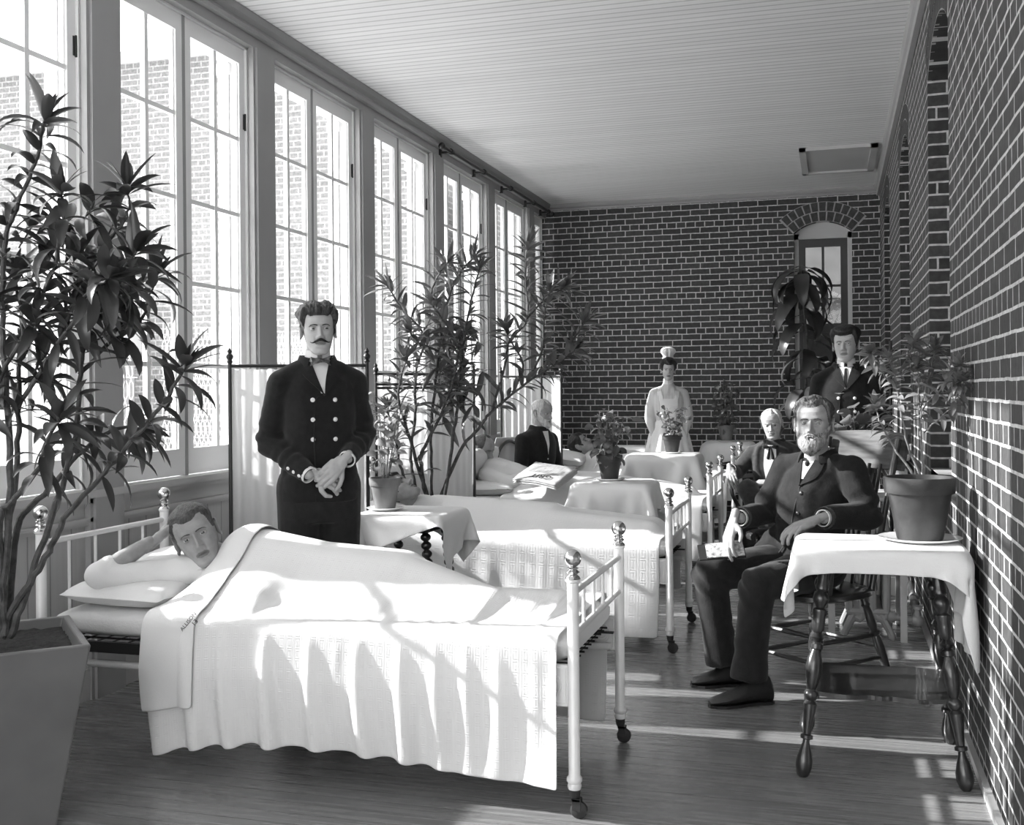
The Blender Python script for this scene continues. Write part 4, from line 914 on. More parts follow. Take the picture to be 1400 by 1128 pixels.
# flowerpots
h5=.815
_,c=pot('large dark flowerpot with a whorled shrub on the cloth by the right wall',(.308,4.42,h5),.123,.235,'terracotta',slabel='white china saucer under the large dark flowerpot by the right wall'); t=_
oleander(t,[[tuple(V(p)-V(t.location)-V((.022,0,0))) for p in s_] for s_ in ST_C],(0,0,0),.0055,.068,.023,.5,.015,'leaf_shrub','bark_light',9,seed=5,curl=.5,open_=1.35)
m=MB(); random.seed(3)
for q in ((.05,4.36,1.585),(.02,4.4,1.375),(.155,4.45,1.37),(.12,4.4,1.56)):
    p=V(q)-V(t.location)
    for k in range(6): a=k*PI/3; leaf(m,p,(math.cos(a),math.sin(a),.4),(0,0,1),.02,.016,.2,n=3,shape='oval')
m.build('blossoms','petal',t,0)
def bushy(t,c,hgt,wid,nst,nl,L,W,leafm,seed=1,shape='oval',low=.25,curl=.5,stemr=.004,stemm='bark_light',droop=.2,taper=.0,flowers=0):
    random.seed(seed); O=V(t.location); c=V(c)-O; st=MB(); lf=MB(); fl=MB()
    for k in range(nst):
        a=2*PI*k/nst+random.uniform(-.4,.4); sp=random.uniform(.3,1)*wid*.42; hh=hgt*random.uniform(.7,.98)
        e=c+V((math.cos(a)*sp*(1-taper*.6),math.sin(a)*sp*(1-taper*.6),hh)); mid=c.lerp(e,.5)+V((math.cos(a)*sp*.3,math.sin(a)*sp*.3,0))*random.uniform(-.6,1)
        pts=bez([c+V((math.cos(a),math.sin(a),0))*.012,mid,e],7); st.tube(pts,[stemr*(1-.5*i/(len(pts)-1)) for i in range(len(pts))],6)
        for j in range(nl):
            u=low+(1-low)*j/(nl-1); p=pts[min(int(u*(len(pts)-1)),len(pts)-1)]+rvec()*.008
            b_=random.uniform(0,2*PI); d=V((math.cos(b_),math.sin(b_),random.uniform(-.5,.7)-droop))
            pe=p+d.normalized()*L*random.uniform(.2,.7); st.tube([p,pe],stemr*.35,4,cap=False)
            leaf(lf,pe,d,V((0,0,1))+rvec()*.5,L*random.uniform(.7,1.2),W*random.uniform(.7,1.2),curl*random.uniform(.2,2.),shape=shape,twist=random.uniform(-1,1),fold=.15)
        if flowers:
            for q in range(flowers):
                p=e+rvec()*.02
                for i in range(5): b_=i*2*PI/5; leaf(fl,p,V((math.cos(b_),math.sin(b_),.5)),(0,0,1),.016,.014,.2,n=3,shape='oval')
    st.build('stems',stemm,t); lf.build('foliage',leafm,t,0)
    if flowers: fl.build('blossoms','petal',t,0)
SL='white china saucer under the '
t,c=pot('terracotta flowerpot with a pale leafy geranium, beside the moustached attendant',(-2.19,5.16,.795),.076,.16,'terracotta_light',slabel=SL+'pot of pale geranium beside the attendant')
bushy(t,c,.50,.30,7,9,.055,.042,'leaf_pale',seed=3,low=.3,droop=0)
t,c=pot('dark flowerpot with a bushy drooping plant on the cloth between the second and third beds',(-1.455,7.28,.785),.083,.165,'terracotta',slabel=SL+'bushy plant between the second and third beds')
bushy(t,c,.36,.25,8,9,.082,.048,'leaf_mid',seed=8,low=.1,droop=.4,curl=.8,flowers=1)
t,c=pot('dark flowerpot with a leafy bush in front of the nurse',(-1.36,9.58,.835),.078,.15,'terracotta',slabel=SL+'leafy bush in front of the nurse')
bushy(t,c,.28,.34,8,8,.06,.045,'leaf_mid',seed=5,low=.15,flowers=1)
t,c=pot('pale flowerpot with a tall narrow plant by the back wall right of the nurse',(-1.10,11.80,.835),.085,.17,'terracotta_light',slabel=SL+'tall narrow plant by the back wall')
bushy(t,c,.52,.30,7,12,.10,.04,'leaf_mid',seed=6,low=.1,droop=.6,curl=.9,taper=.5,flowers=1)
t,c=pot('low flowerpot with broad leaves on the pale stand behind the bearded man',(.14,6.58,.795),.08,.16,'terracotta',saucer=False)
bushy(t,c,.36,.34,8,8,.095,.085,'leaf_mid',seed=9,low=.35,droop=0,flowers=2)
# tall rubber plant in front of the back door
t=thing('rubber_plant','tall dark rubber plant with long drooping leaves before the back door','potted shrub',(-.27,11.25,0))
m=MB(); m.lathe([(0,0),(.13,0),(.17,.26),(.185,.26),(.185,.30),(.165,.30),(.16,.27),(0,.27)],seg=32); m.build('pot_body','terracotta',t)
m=MB(); m.ell((0,0,.27),(.155,.155,.015),20,6); m.build('soil','soil',t)
random.seed(21); st=MB(); lf=MB(); trunk=bez([(0,0,.27),(-.02,.01,1.0),(.02,0,1.8),(-.03,0,2.4),(-.02,0,2.62)],8); st.tube(trunk,[.016*(1-.5*i/(len(trunk)-1)) for i in range(len(trunk))],8)
tr2=bez([(.02,.02,.27),(.10,.02,1.0),(.13,0,1.7)],8); st.tube(tr2,.009,8)
for k in range(44):
    u=.28+.72*k/43; p=trunk[int(u*(len(trunk)-1))]; a=k*2.4+random.uniform(-.3,.3); d=V((math.cos(a),math.sin(a)*.8,-.25)); pe=p+d.normalized()*.07; st.tube([p,pe],.005,5,cap=False)
    leaf(lf,pe,d,(0,0,1),random.uniform(.38,.52),random.uniform(.11,.155),random.uniform(.9,1.25),.2,n=9,shape='oval',twist=random.uniform(-.4,.4))
for k in range(9):
    p=tr2[int((.5+.5*k/8)*(len(tr2)-1))]; a=k*2.4+1; d=V((math.cos(a),math.sin(a),.25)); leaf(lf,p,d,(0,0,1),.36,.11,1.1,.2,n=9,shape='oval')
st.build('stems','bark',t); lf.build('foliage','leaf_dark',t,0)
# ------------------------------------------------------------------ people
def interp(tab,z):
    xs=[t[0] for t in tab]; return [np.interp(z,xs,[t[k] for t in tab]) for k in range(1,len(tab[0]))]
#          z     halfw  front  back(+ = behind)
HEADT=[(-.121,.004,.070,-.055),(-.119,.020,.079,-.040),(-.112,.033,.088,-.022),(-.100,.043,.092,-.004),(-.086,.050,.090,.018),(-.070,.056,.089,.040),(-.050,.062,.089,.062),(-.030,.067,.0875,.078),(-.010,.0705,.086,.090),(.010,.0725,.0865,.098),(.030,.0755,.091,.102),(.050,.0765,.0905,.100),(.070,.073,.083,.092),(.088,.064,.069,.077),(.102,.050,.050,.058),(.113,.032,.028,.034),(.119,.014,.010,.014),(.1205,.002,.001,.002)]
def G2(x,z,cx,cz,sx,sz): return math.exp(-((x-cx)/sx)**2-((z-cz)/sz)**2)
def head_grid(P):
    w_=P.get('w',1.); thin=P.get('thin',0.); nose=P.get('nose',1.); chin=P.get('chin',0.); R,C=132,128
    zs=np.concatenate([np.linspace(-.121,-.108,8)[:-1],np.linspace(-.108,.04,84)[:-1],np.linspace(.04,.1205,R-90)])
    # angle spacing denser at the front
    aa=np.linspace(-1,1,C,endpoint=False); aa=PI*(aa*.72+.28*aa**3)
    G=np.zeros((len(zs),C,3))
    for i,z in enumerate(zs):
        w,f,b=interp(HEADT,z); w*=w_
        # smooth the table a little
        mid=(f-b)/2; dep=(f+b)/2
        for j,a in enumerate(aa):
            s,c=math.sin(a),math.cos(a)
            pe=.86 if c>0 else .96
            x=w*abs(s)**pe*(1 if s>0 else -1); y=mid+dep*abs(c)**(.92 if c>0 else 1.)*(1 if c>0 else -1)
            if c>0.02:
                g=min(1,c*3)
                d=0
                # nose
                if -.052<z<.022:
                    t=(.016-z)/.053
                    h=(.004+.022*max(0,min(1,t))**1.15)*nose
                    if z<-.037: h*=max(0,1-((-.037-z)/.011))**.55
                    if z>.004: h*=max(0,1-(z-.004)/.018)
                    sg=.0062+.0055*max(0,t)**1.5
                    d+=h*math.exp(-(abs(x)/sg)**2.2)
                for q in (-1,1):
                    d+=.0085*nose*G2(x,z,q*.0125,-.0385,.0058,.0062)
                    d-=.0125*G2(x,z,q*.031,.001,.0165,.0115)
                    d-=.004*G2(x,z,q*.014,.004,.007,.010)
                    d+=.0045*G2(x,z,q*.030,.0205,.024,.0075)
                    d+=.0045*(1-thin)*G2(x,z,q*.046,-.026,.016,.016)
                    d-=(.002+.008*thin)*G2(x,z,q*.044,-.060,.014,.020)
                    d-=.003*G2(x,z,q*.022,-.052,.005,.013)
                    d-=.0022*G2(x,z,q*.030,-.0145,.013,.004)*(1+thin)
                    d-=.003*G2(x,z,q*.020,-.0565,.006,.006)
                    d-=.003*G2(x,z,q*.071,.012,.02,.02)
                d+=.0050*G2(x,z,0,-.0605,.018,.0050)+.0060*G2(x,z,0,-.0745,.015,.0055)
                d-=.0062*math.exp(-(x/.0235)**4)*math.exp(-((z+.0672-.0016*math.cos(x*120))/.0022)**2)
                d-=.0022*G2(x,z,0,-.052,.0035,.006)
                d-=.0045*G2(x,z,0,-.086,.018,.006)
                d+=(.0045+chin)*G2(x,z,0,-.103,.016,.012)
                y+=d*g; 
            G[i,j]=(x,-y,z)
    return G,zs,aa
def head_mesh(P):
    """returns (skin mesh builder, grid). Face looks to -Y, x to the viewer's right."""
    G,zs,aa=head_grid(P); mb=MB(); R,C=G.shape[:2]
    vs=[tuple(p) for p in G.reshape(-1,3)]; fs=[];mi=[]
    for i in range(R-1):
        for j in range(C):
            k=(j+1)%C; fs.append((i*C+j,i*C+k,(i+1)*C+k,(i+1)*C+j))
            c=(G[i,j]+G[i+1,k])/2; lip=P.get('lips',True) and abs(c[0])<.0245 and -.0795<c[2]<-.0575 and c[1]<0 and ((c[0]/.0245)**2+((c[2]+.0680)/.0105)**2)<1 and not(abs(c[0])<.002 and c[2]>-.0575)
            mi.append(1 if lip else 0)
    o=len(mb.v); mb.v+=vs; mb.f+=fs; mb.mi+=mi; mb.sm+=[True]*len(fs)
    w_=P.get('w',1.)
    for q in (-1,1):      # ears
        M4=Matrix.Translation((q*.0765*w_,.014,-.006))@Matrix.Rotation(q*math.radians(30),4,'Z')@Matrix.Rotation(math.radians(-10),4,'X')
        mb.ell((0,0,0),(.007,.0165,.028),14,10,M4)
        out=[(0,-.012,.006),(q*.005,-.010,.024),(q*.008,.002,.033),(q*.009,.015,.026),(q*.009,.0185,.008),(q*.007,.013,-.010),(q*.004,.004,-.026),(q*.002,-.006,-.030),(0,-.009,-.022)]
        mb.tube(bez(out,4),.0042,8,M4=M4); mb.tube(bez([(q*.005,-.004,.018),(q*.006,.008,.012),(q*.005,.009,-.004),(q*.003,.0,-.014)],4),.003,6,M4=M4); mb.ell((q*.001,-.004,-.028),(.004,.008,.008),10,8,M4)
        # eyelids
        ex,ey,ez=q*.031,-.0665,.0005; r=.0136; op=P.get('open',1.)
        for lo,hi in ((math.radians(12+12*op) if op>.1 else -.25,math.radians(80)),(math.radians(-80),math.radians(-17-5*op) if op>.1 else -.2)):
            rings=[]
            for a in np.linspace(lo,hi,6): rings.append([V((ex+r*math.cos(a)*math.sin(t),ey-r*math.cos(a)*math.cos(t),ez+r*math.sin(a)*.92)) for t in np.linspace(-1.35,1.35,14)])
            mb.rings(rings,close=False,cap=False)
            e=rings[0] if lo>-1 else rings[-1]; mb.tube(e,.0011,6)
    return mb,G,zs,aa
def region_shell(G,zs,aa,thick,name='hair'):
    """thick(a,z)->thickness; 0 = none. Closed shell over the head grid."""
    N=grid_normals(G); R,C=G.shape[:2]; out=MB(); T=np.zeros((R,C))
    for i in range(R):
        for j in range(C): T[i,j]=thick(aa[j],zs[i],G[i,j])
    vo=[];vi=[]
    for i in range(R):
        for j in range(C):
            n=N[i,j]; c=G[i,j]-np.array([0,0,0]); 
            if n@np.array([c[0],c[1]*.8,c[2]])<0: n=-n
            if i<3 or i>R-3: n=np.array([0,0,np.sign(zs[i])])
            vo.append(tuple(G[i,j]+n*max(T[i,j],-.001))); vi.append(tuple(G[i,j]-n*.003))
    out.v=vo+vi; n0=R*C
    K=T>0
    for i in range(R-1):
        for j in range(C):
            k=(j+1)%C
            if K[i,j] or K[i,k] or K[i+1,j] or K[i+1,k]:
                out.f.append((i*C+j,i*C+k,(i+1)*C+k,(i+1)*C+j)); out.sm.append(True); out.mi.append(0)
                out.f.append(tuple(q+n0 for q in ((i+1)*C+j,(i+1)*C+k,i*C+k,i*C+j))); out.sm.append(True); out.mi.append(0)
    me=out.mesh(name,['skin'],0); me.materials.clear()
    import bmesh
    bm=bmesh.new(); bm.from_mesh(me); bmesh.ops.delete(bm,geom=[v for v in bm.verts if not v.link_faces],context='VERTS'); bm.to_mesh(me); bm.free()
    return me
def sstep(a,b,x):
    t=min(1,max(0,(x-a)/(b-a))); return t*t*(3-2*t)
def hair_fn(front=.068,side=-.005,back=-.075,th=.014,part=0.,wave=.003,wf=30,recede=0.,seed=0,puff=0.,sideburn=True,crown=1.):
    def f(a,z,p):
        A=abs(a)
        # hairline height as a function of angle round the head
        if A<.75: hl=front+recede*math.exp(-((A-.5)/.22)**2)+(.0 if A>.2 else .0)-.006*math.cos(A*4)
        elif A<1.25: hl=front+(side-front)*sstep(.75,1.2,A)
        elif A<1.50: hl=side-(.03 if sideburn else 0)*math.exp(-((A-1.34)/.1)**2)
        elif A<1.95: hl=side+.022
        else: hl=side+.022+(back-side-.022)*sstep(1.95,2.35,A)
        e=z-hl
        if e<0: return 0
        t=th*sstep(0,.018,e)*(1+puff*math.exp(-((z-.085)/.03)**2)*(1 if A<1.6 else .4))
        t*=crown if z>.1 and A>1.5 else 1
        if A>1.0 and z<.07: t*=1-.6*sstep(1.,1.3,A)*sstep(.075,.03,z) if False else 1-.6*sstep(1.,1.3,A)*(1-sstep(.03,.075,z))
        n=noise.noise(V((p[0]*wf+seed,p[1]*wf*.8,p[2]*wf*.6)))*wave+noise.noise(V((p[0]*160,p[1]*60,p[2]*60+seed)))*wave*.5
        if part:
            n-=.006*math.exp(-((p[0]-part)/.006)**2)*(1 if p[1]<.03 else 0)
        return max(t+n,.0012)
    return f
def make_head(P,gaze=None):
    """returns dict: skin mesh + child meshes (name, mesh)"""
    mb,G,zs,aa=head_mesh(P); sk=P.get('skin','skin'); lip='lip_tan' if sk=='skin_tan' else 'lip'
    kids=[]
    if P.get('hair'):
        me=region_shell(G,zs,aa,hair_fn(**P['hair'])); me.materials.append(M[P['hairm']]); kids.append(('hair',me))
    if P.get('beard'):
        B=P['beard']
        def bt(a,z,p):
            A=abs(a)
            if A>1.72: return 0
            top=np.interp(A,[0,.25,.4,.8,1.2,1.45,1.7],[-.052,-.052,-.050,-.046,-.020,.012,.012])
            e=top-z
            if e<0: return 0
            if ((p[0]/.019)**2+((p[2]+.069)/.006)**2)<1 and A<.5: return 0
            t=B['th']*sstep(0,.02,e)*(1-.55*sstep(1.0,1.6,A))*(.55+.45*sstep(-.05,-.1,z))
            if A<.6 and z<-.085: t+=B.get('chin',.012)
            return max(t+noise.noise(V((p[0]*70,p[1]*70,p[2]*30)))*.003+noise.noise(V((p[0]*190,p[1]*190,p[2]*60)))*.0025,.001)
        me=region_shell(G,zs,aa,bt,'beard'); me.materials.append(M[B['m']]); kids.append(('beard',me))
    bv=BVHTree.FromPolygons([tuple(v) for v in mb.v],mb.f)
    def front(x,z,off=0.):
        h=bv.ray_cast(V((x,-.4,z)),V((0,1,0))); p=h[0] if h[0] else V((x,-.09,z)); return V((p.x,p.y-off,p.z))
    bs=P.get('brow',.0034)
    for q in (-1,1):
        bm_=MB()
        pts=[front(q*x,z+.003,.0012) for x,z in ((.011,.0115),(.020,.0140),(.030,.0150),(.040,.0135),(.048,.008))]
        bm_.tube(bez(pts,4),[bs*(.7+.5*math.sin(PI*min(1,i/12+.15))) if i<14 else bs*.4 for i in range(17)],6,flat=.6)
        kids.append(('eyebrow',bm_.mesh('eyebrow',P.get('browm',P.get('hairm','hair_dark')))))
    if P.get('moustache'):
        Q=P['moustache']; m_=MB()
        for q in (-1,1):
            if Q['kind']=='curl': pz=[(.0,-.051,.012),(.008,-.0525,.0085),(.018,-.057,.008),(.030,-.0625,.0055),(.039,-.0635,.0032),(.046,-.0595,.0012)]
            else: pz=[(.0,-.052,.008),(.010,-.054,.0095),(.022,-.060,.010),(.033,-.070,.009),(.040,-.082,.005)]
            pts=[]; 
            for x,z,r in pz: 
                p=front(q*x,z,r*.25+.001); pts.append(p)
            sm=bez(pts,5); rr=np.interp(np.linspace(0,1,len(sm)),np.linspace(0,1,len(pz)),[r for _,_,r in pz]); m_.tube(sm,[float(r)*.85 for r in rr],10,flat=.8)
        kids.append(('moustache',m_.mesh('moustache',Q['m'])))
    gz=V(gaze) if gaze is not None else V((0,-1,0)); gz.normalize()
    for q in (-1,1):
        e=MB(); c=V((q*.031,-.0665,.0005)); e.m=0; e.ell(c,(.0124,)*3,20,14)
        a=gz.orthogonal().normalized(); b=gz.cross(a); e.m=1
        rings=[]
        for r,o in ((.0001,.01262),(.004,.01262),(.0062,.0117),(.0066,.0110)): rings.append([c+gz*o+(a*math.cos(2*PI*k/18)+b*math.sin(2*PI*k/18))*r for k in range(18)])
        e.rings(rings,cap=False)
        if P.get('open',1)>.1: kids.append(('eye',e.mesh('eye',['eye_white','iris'],0)))
    return mb.mesh('head',[sk,lip],0),kids
def xf(me,M4): me.transform(M4); me.update(); return me
def hand_prims(mb,M4,side=1,curl=(.5,.6,.65,.7),thumb=.5,spread=.06,s=1.,tc=.5):
    """M4: wrist frame; +y to the fingers, +z out of the back of the hand, +x to the thumb side when side=1"""
    def T(p): return M4@V((p[0]*side*s,p[1]*s,p[2]*s))
    # palm
    for x0,x1,r0,r1 in ((-.016,-.030,.014,.0115),(-.006,-.010,.0155,.013),(.008,.012,.0155,.013),(.018,.030,.014,.012)):
        mb.cap(T((x0,.0,0)),T((x1,.082,0)),r0*s,r1*s,12)
    mb.cap(T((0,-.045,0)),T((0,.01,0)),.0205*s,.021*s,14); mb.cap(T((-.028,.03,-.004)),T((-.03,.075,-.002)),.012*s,.012*s)
    mb.cap(T((.012,.022,-.008)),T((.034,.050,-.010)),.016*s,.0125*s)
    for xx,yy in ((0,.03),(0,.06),(.01,.045),(-.012,.05)): mb.ell((0,0,0),(.026*s,.030*s,.0145*s),14,8,M4@Matrix.Translation((xx*side*s,yy*s,.001)))
    F=((.030,.084,.045,.026,.021,.0102),(.010,.090,.050,.030,.022,.0105),(-.010,.086,.047,.028,.021,.0102),(-.028,.077,.036,.021,.018,.0092))
    for k,(x,y,a,b,c,r) in enumerate(F):
        sp=spread*(1.2-k)*.9; an=curl[k]*.75; p=V((x,y,.001)); d=V((math.sin(sp),math.cos(sp),0)); P_=[p]
        for L,cc in ((a,1.),(b,1.15),(c,.8)):
            d2=V((d.x*math.cos(an),d.y*math.cos(an),-math.sin(an))); p=p+d2*L; P_.append(p); an+=curl[k]*cc
        rr=[r*1.02,r*.95,r*.88,r*.74]
        for i in range(3): mb.cap(T(P_[i]),T(P_[i+1]),rr[i]*s,rr[i+1]*s,10)
    p=V((.026,.024,-.006)); d=V((.80,.60,-.25*thumb-.1)).normalized(); P_=[p]
    for L,t in ((.040,0),(.031,tc),(.026,tc)):
        R=Matrix.Rotation(t*.9,3,V((0.25,0.25,1)).normalized()); d=R@d; p=p+d*L; P_.append(p)
    for i,(r0,r1) in enumerate(((.0145,.0115),(.0115,.0105),(.0105,.008))): mb.cap(T(P_[i]),T(P_[i+1]),r0*s,r1*s,10)
def frame(o,y,z):
    """matrix with +y along y, +z near z"""
    y=V(y).normalized(); z=V(z); x=y.cross(z).normalized(); z=x.cross(y)
    return Matrix.Translation(V(o))@Matrix((x,y,z)).transposed().to_4x4()
def secs(mb,S,n=28,M4=None,ex=.85):
    """torso loft: (z,hw,hd,yc[,xc])"""
    R=[]
    for q in S:
        z,hw,hd,yc=q[:4]; xc=q[4] if len(q)>4 else 0; r=[]
        for k in range(n):
            a=2*PI*k/n; c,s_=math.cos(a),math.sin(a)
            r.append((xc+hw*abs(c)**ex*(1 if c>0 else -1),yc+hd*abs(s_)**ex*(1 if s_>0 else -1),z))
        R.append(r)
    mb.rings(R,M4=M4); return mb
def bvh_of(me): return BVHTree.FromPolygons([tuple(v.co) for v in me.vertices],[tuple(p.vertices) for p in me.polygons])
def on_front(bv,x,z,off,d=(0,1,0),o=-1.2):
    D=V(d); h=bv.ray_cast(V((x,o,z)),D)
    return None if h[0] is None else h[0]-D*off
def patch(bv,A,B,nu,nv,off,thick=.003,lift=None,maxd=None):
    """strip of cloth lying on the chest between the 2-D curves A and B (x,z)"""
    A=[V((a[0],a[1],0)) for a in A]; B=[V((a[0],a[1],0)) for a in B]; A=bez(A,nu); B=bez(B,nu); n=min(len(A),len(B)); G=np.zeros((n,nv,3)); last=None
    for i in range(n):
        for j in range(nv):
            q=A[i].lerp(B[i],j/(nv-1)); p=on_front(bv,q.x,q.y,off*(1 if lift is None else lift(i/(n-1),j/(nv-1))))
            if p is None: p=V((q.x,last.y if last else 0,q.y))
            last=p; G[i,j]=p
    # relax in depth
    for _ in range(2): G[1:-1,:,1]=(G[:-2,:,1]+G[1:-1,:,1]*2+G[2:,:,1])/4
    mb=MB(); mb.grid(G[:,::-1] if True else G,True,thick); return mb
def button(bv,x,z,par,m_='brass',r=.0085,off=.002):
    p=on_front(bv,x,z,off)
    if p is None: return
    h=bv.ray_cast(V((x,-1.2,z)),V((0,1,0))); n=h[1]; 
    if n.y>0: n=-n
    q=n.to_track_quat('Z','Y').to_matrix().to_4x4(); m=MB(); m.lathe([(0,0),(r,0),(r,.002),(r*.8,.004),(0,.0048)],M4=Matrix.Translation(p)@q,seg=14); m.build('button',m_,par)
def shoe(par,heel,toe,m_='leather',z0=0.):
    h,t=V(heel),V(toe); h=V((h.x,h.y,z0)); t=V((t.x,t.y,z0)); d=t-h; L=d.length; d.normalize(); s_=V((-d.y,d.x,0)); R=[]
    P=[(0,.022,.03,.09),(.05,.035,.03,.12),(.25,.037,.035,.125),(.42,.038,.035,.105),(.6,.046,.025,.075),(.8,.048,.02,.055),(.93,.038,.018,.045),(1,.014,.014,.030)]
    m=MB()
    for u,w,zl,zt in P:
        c=h+d*(u*L); r=[]
        for k in range(16):
            a=2*PI*k/16; cs,sn=math.cos(a),math.sin(a); zz=.012+(zt-.012)*(.5+.5*sn) if sn>-.99 else .012
            r.append(c+s_*(w*abs(cs)**.8*(1 if cs>0 else -1)*(1 if sn<.2 else 1-.35*sn))+V((0,0,zz)))
        R.append(r)
    m.rings(R); sh=m.build('shoe',m_,par)
    m=MB(); R=[[h+d*(u*L)+s_*(sx*w*1.05)+V((0,0,z)) for sx,z in ((-1,.0),(1,.0),(1,.013),(-1,.013))] for u,w in ((-.01,.02),(.05,.033),(.3,.031),(.42,.032),(.6,.044),(.8,.046),(.93,.036),(1.01,.014))]
    m.rings(R,smooth=False); m.build('sole',m_,sh)
    m=MB(); m.box((0,0,0),(1,1,1))
    return sh
def neck(mb,base,top,r=.056): mb.cap(base,top,r*1.08,r*.95,16)
def put_head(root,P,pos,rot,extra,name='body',gaze=None):
    """attach the head to the body mesh; children go under the root"""
    M4=Matrix.Translation(V(pos))@rot.to_4x4()@Matrix.Scale(P.get('scale',1.),4)
    he,kids=make_head(P,gaze); xf(he,M4); body=join([he]+extra,name)
    root.data=body
    for n,me in kids: xf(me,M4); link(n,me,root)
    return body
def person(label,loc,rz):
    o=bpy.data.objects.new('person',bpy.data.meshes.new('body')); COL.objects.link(o); o.location=loc; o.rotation_euler=(0,0,rz); return tag(o,label,'person')
def E3(rx,ry,rz): return Matrix.Rotation(rz,3,'Z')@Matrix.Rotation(ry,3,'Y')@Matrix.Rotation(rx,3,'X')
def flesh(mb,voxel=.004,m_='skin',sm=3): return blob_mesh(mb,m_,voxel,sm)
def blob_mesh(mb,mats,voxel,smooth=4,wr=None):
    me=mb.mesh('tmp',mats,0); o=bpy.data.objects.new('tmp',me); COL.objects.link(o)
    r=o.modifiers.new('r','REMESH'); r.mode='VOXEL'; r.voxel_size=voxel; r.use_smooth_shade=True
    if smooth: q=o.modifiers.new('s','SMOOTH'); q.iterations=smooth; q.factor=.5
    bpy.context.view_layer.update(); res=evaluate(o); bpy.data.objects.remove(o); bpy.data.meshes.remove(me)
    if not res.materials: res.materials.append(M[mats])
    if wr: wrinkle(res,**wr)
    for p in res.polygons: p.use_smooth=True
    return res
def collar_ring(par,c,r,h,m_='linen',tilt=.12,open_=.25,name='collar',depth=1.05):
    """standing collar round the neck"""
    n=36; G=np.zeros((n,5,3)); c=V(c)
    for i in range(n):
        a=open_+(2*PI-2*open_)*i/(n-1)
        for j in range(5):
            u=j/4; rr=r*(1.0-.04*u); G[i,j]=(c.x+rr*math.sin(a),c.y-rr*depth*math.cos(a),c.z+h*u-tilt*r*math.cos(a)+(.0 if j<4 else 0))
    m=MB(); m.grid(G,True,.003); return m.build(name,m_,par)
# ---- head descriptions
H_ATT=dict(hair=dict(front=.066,side=.004,th=.017,wave=.009,wf=38,puff=.75,seed=4,recede=-.009,back=-.07,part=.012),hairm='hair_wavy',browm='hair_dark',moustache=dict(kind='curl',m='hair_dark'),brow=.0040,thin=.1,w=1.0,open=.75)
H_OLD=dict(hair=dict(front=.076,side=.004,th=.011,wave=.006,wf=40,puff=.4,seed=5,recede=.004,back=-.07),hairm='hair_grey2',beard=dict(th=.019,chin=.012,m='hair_grey'),moustache=dict(kind='droop',m='hair_grey'),brow=.0042,thin=.5,nose=1.08,skin='skin_tan',browm='hair_mid',w=1.07,open=.55)
H_YNG=dict(hair=dict(front=.064,side=.006,th=.005,wave=.0016,wf=60,seed=7,back=-.055,recede=.006,sideburn=False),hairm='hair_mid',brow=.0032,thin=.35,w=1.0,skin='skin_tan',open=.5)
H_AT2=dict(hair=dict(front=.058,side=.0,th=.017,wave=.004,wf=30,puff=.7,seed=9,back=-.07),hairm='hair_dark',brow=.0034,w=1.04,thin=-.2,open=.6)
H_NUR=dict(hair=dict(front=.060,side=-.012,th=.026,wave=.004,wf=30,puff=.35,seed=12,back=-.05,sideburn=False),hairm='hair_dark',brow=.0026,w=.95,nose=.9)
H_SIT=dict(hair=dict(front=.092,side=.004,th=.007,wave=.003,wf=50,seed=14,back=-.07,recede=.02),hairm='hair_white',beard=dict(th=.007,chin=.006,m='hair_white'),moustache=dict(kind='droop',m='hair_white'),brow=.003,thin=.7,skin='skin_tan',nose=1.1)
H_BALD=dict(hair=dict(front=.112,side=.012,th=.004,wave=.001,wf=60,seed=15,back=-.06,sideburn=False),hairm='hair_mid',brow=.0028,thin=.3,skin='skin_tan',open=0.,nose=1.1)
H_DRK=dict(hair=dict(front=.06,side=.0,th=.014,wave=.004,wf=40,seed=16,back=-.07),hairm='hair_dark',brow=.003,skin='skin_tan',open=0.)
H_FAR=dict(hair=dict(front=.088,side=.004,th=.007,wave=.004,wf=50,seed=18,back=-.07,recede=.02),hairm='hair_white',brow=.003,thin=.8,skin='skin_tan')
mat('hair_wavy',.03,.4,bump=.8,bump_scale=110,noise_amt=.02,noise_scale=50,stretch=(1,1,.35))
mat('hair_grey2',.075,.5,bump=.8,bump_scale=140,noise_amt=.045,noise_scale=60,stretch=(1,1,.35))
def arm_joints(sh,el,wr): return [V(sh),V(sh).lerp(V(el),.5)+V((0,0,0)),V(el),V(el).lerp(V(wr),.55),V(wr)]
def sleeve(mb,sh,el,wr,r=(.070,.062,.055,.050,.040)):
    J=arm_joints(sh,el,wr); mb.chain(J[:4],r[:4],14); mb.tube([J[3],J[3].lerp(J[4],.5),J[4]],[r[3],(r[3]+r[4])/2,r[4]],16)
def cuff(par,a,b,r,m_,name='cuff',L=.02,th=.003):
    a,b=V(a),V(b); d=(b-a).normalized(); p=b; m=MB(); x=d.orthogonal().normalized(); y=d.cross(x); R=[]
    for rr,t in ((r-.006,-L*.5),(r,-L),(r,L*.5),(r-.004,L*.5),(r-.006,-L*.3)): R.append([p+d*t+(x*math.cos(2*PI*k/20)+y*math.sin(2*PI*k/20))*rr for k in range(20)])
    m.rings(R,cap=False); m.build(name,m_,par)
def jacket(root,S,arms,m_,shoulders,voxel=.009,wr=None,name='jacket',extra=None):
    mb=MB(); secs(mb,S)
    for a,b,r0,r1 in shoulders: mb.cap(a,b,r0,r1,16)
    for sh,el,w_,rr in arms: sleeve(mb,sh,el,w_,rr)
    if extra: extra(mb)
    me=blob_mesh(mb,m_,voxel,5,wr); o=link(name,me,root); return o,bvh_of(me)
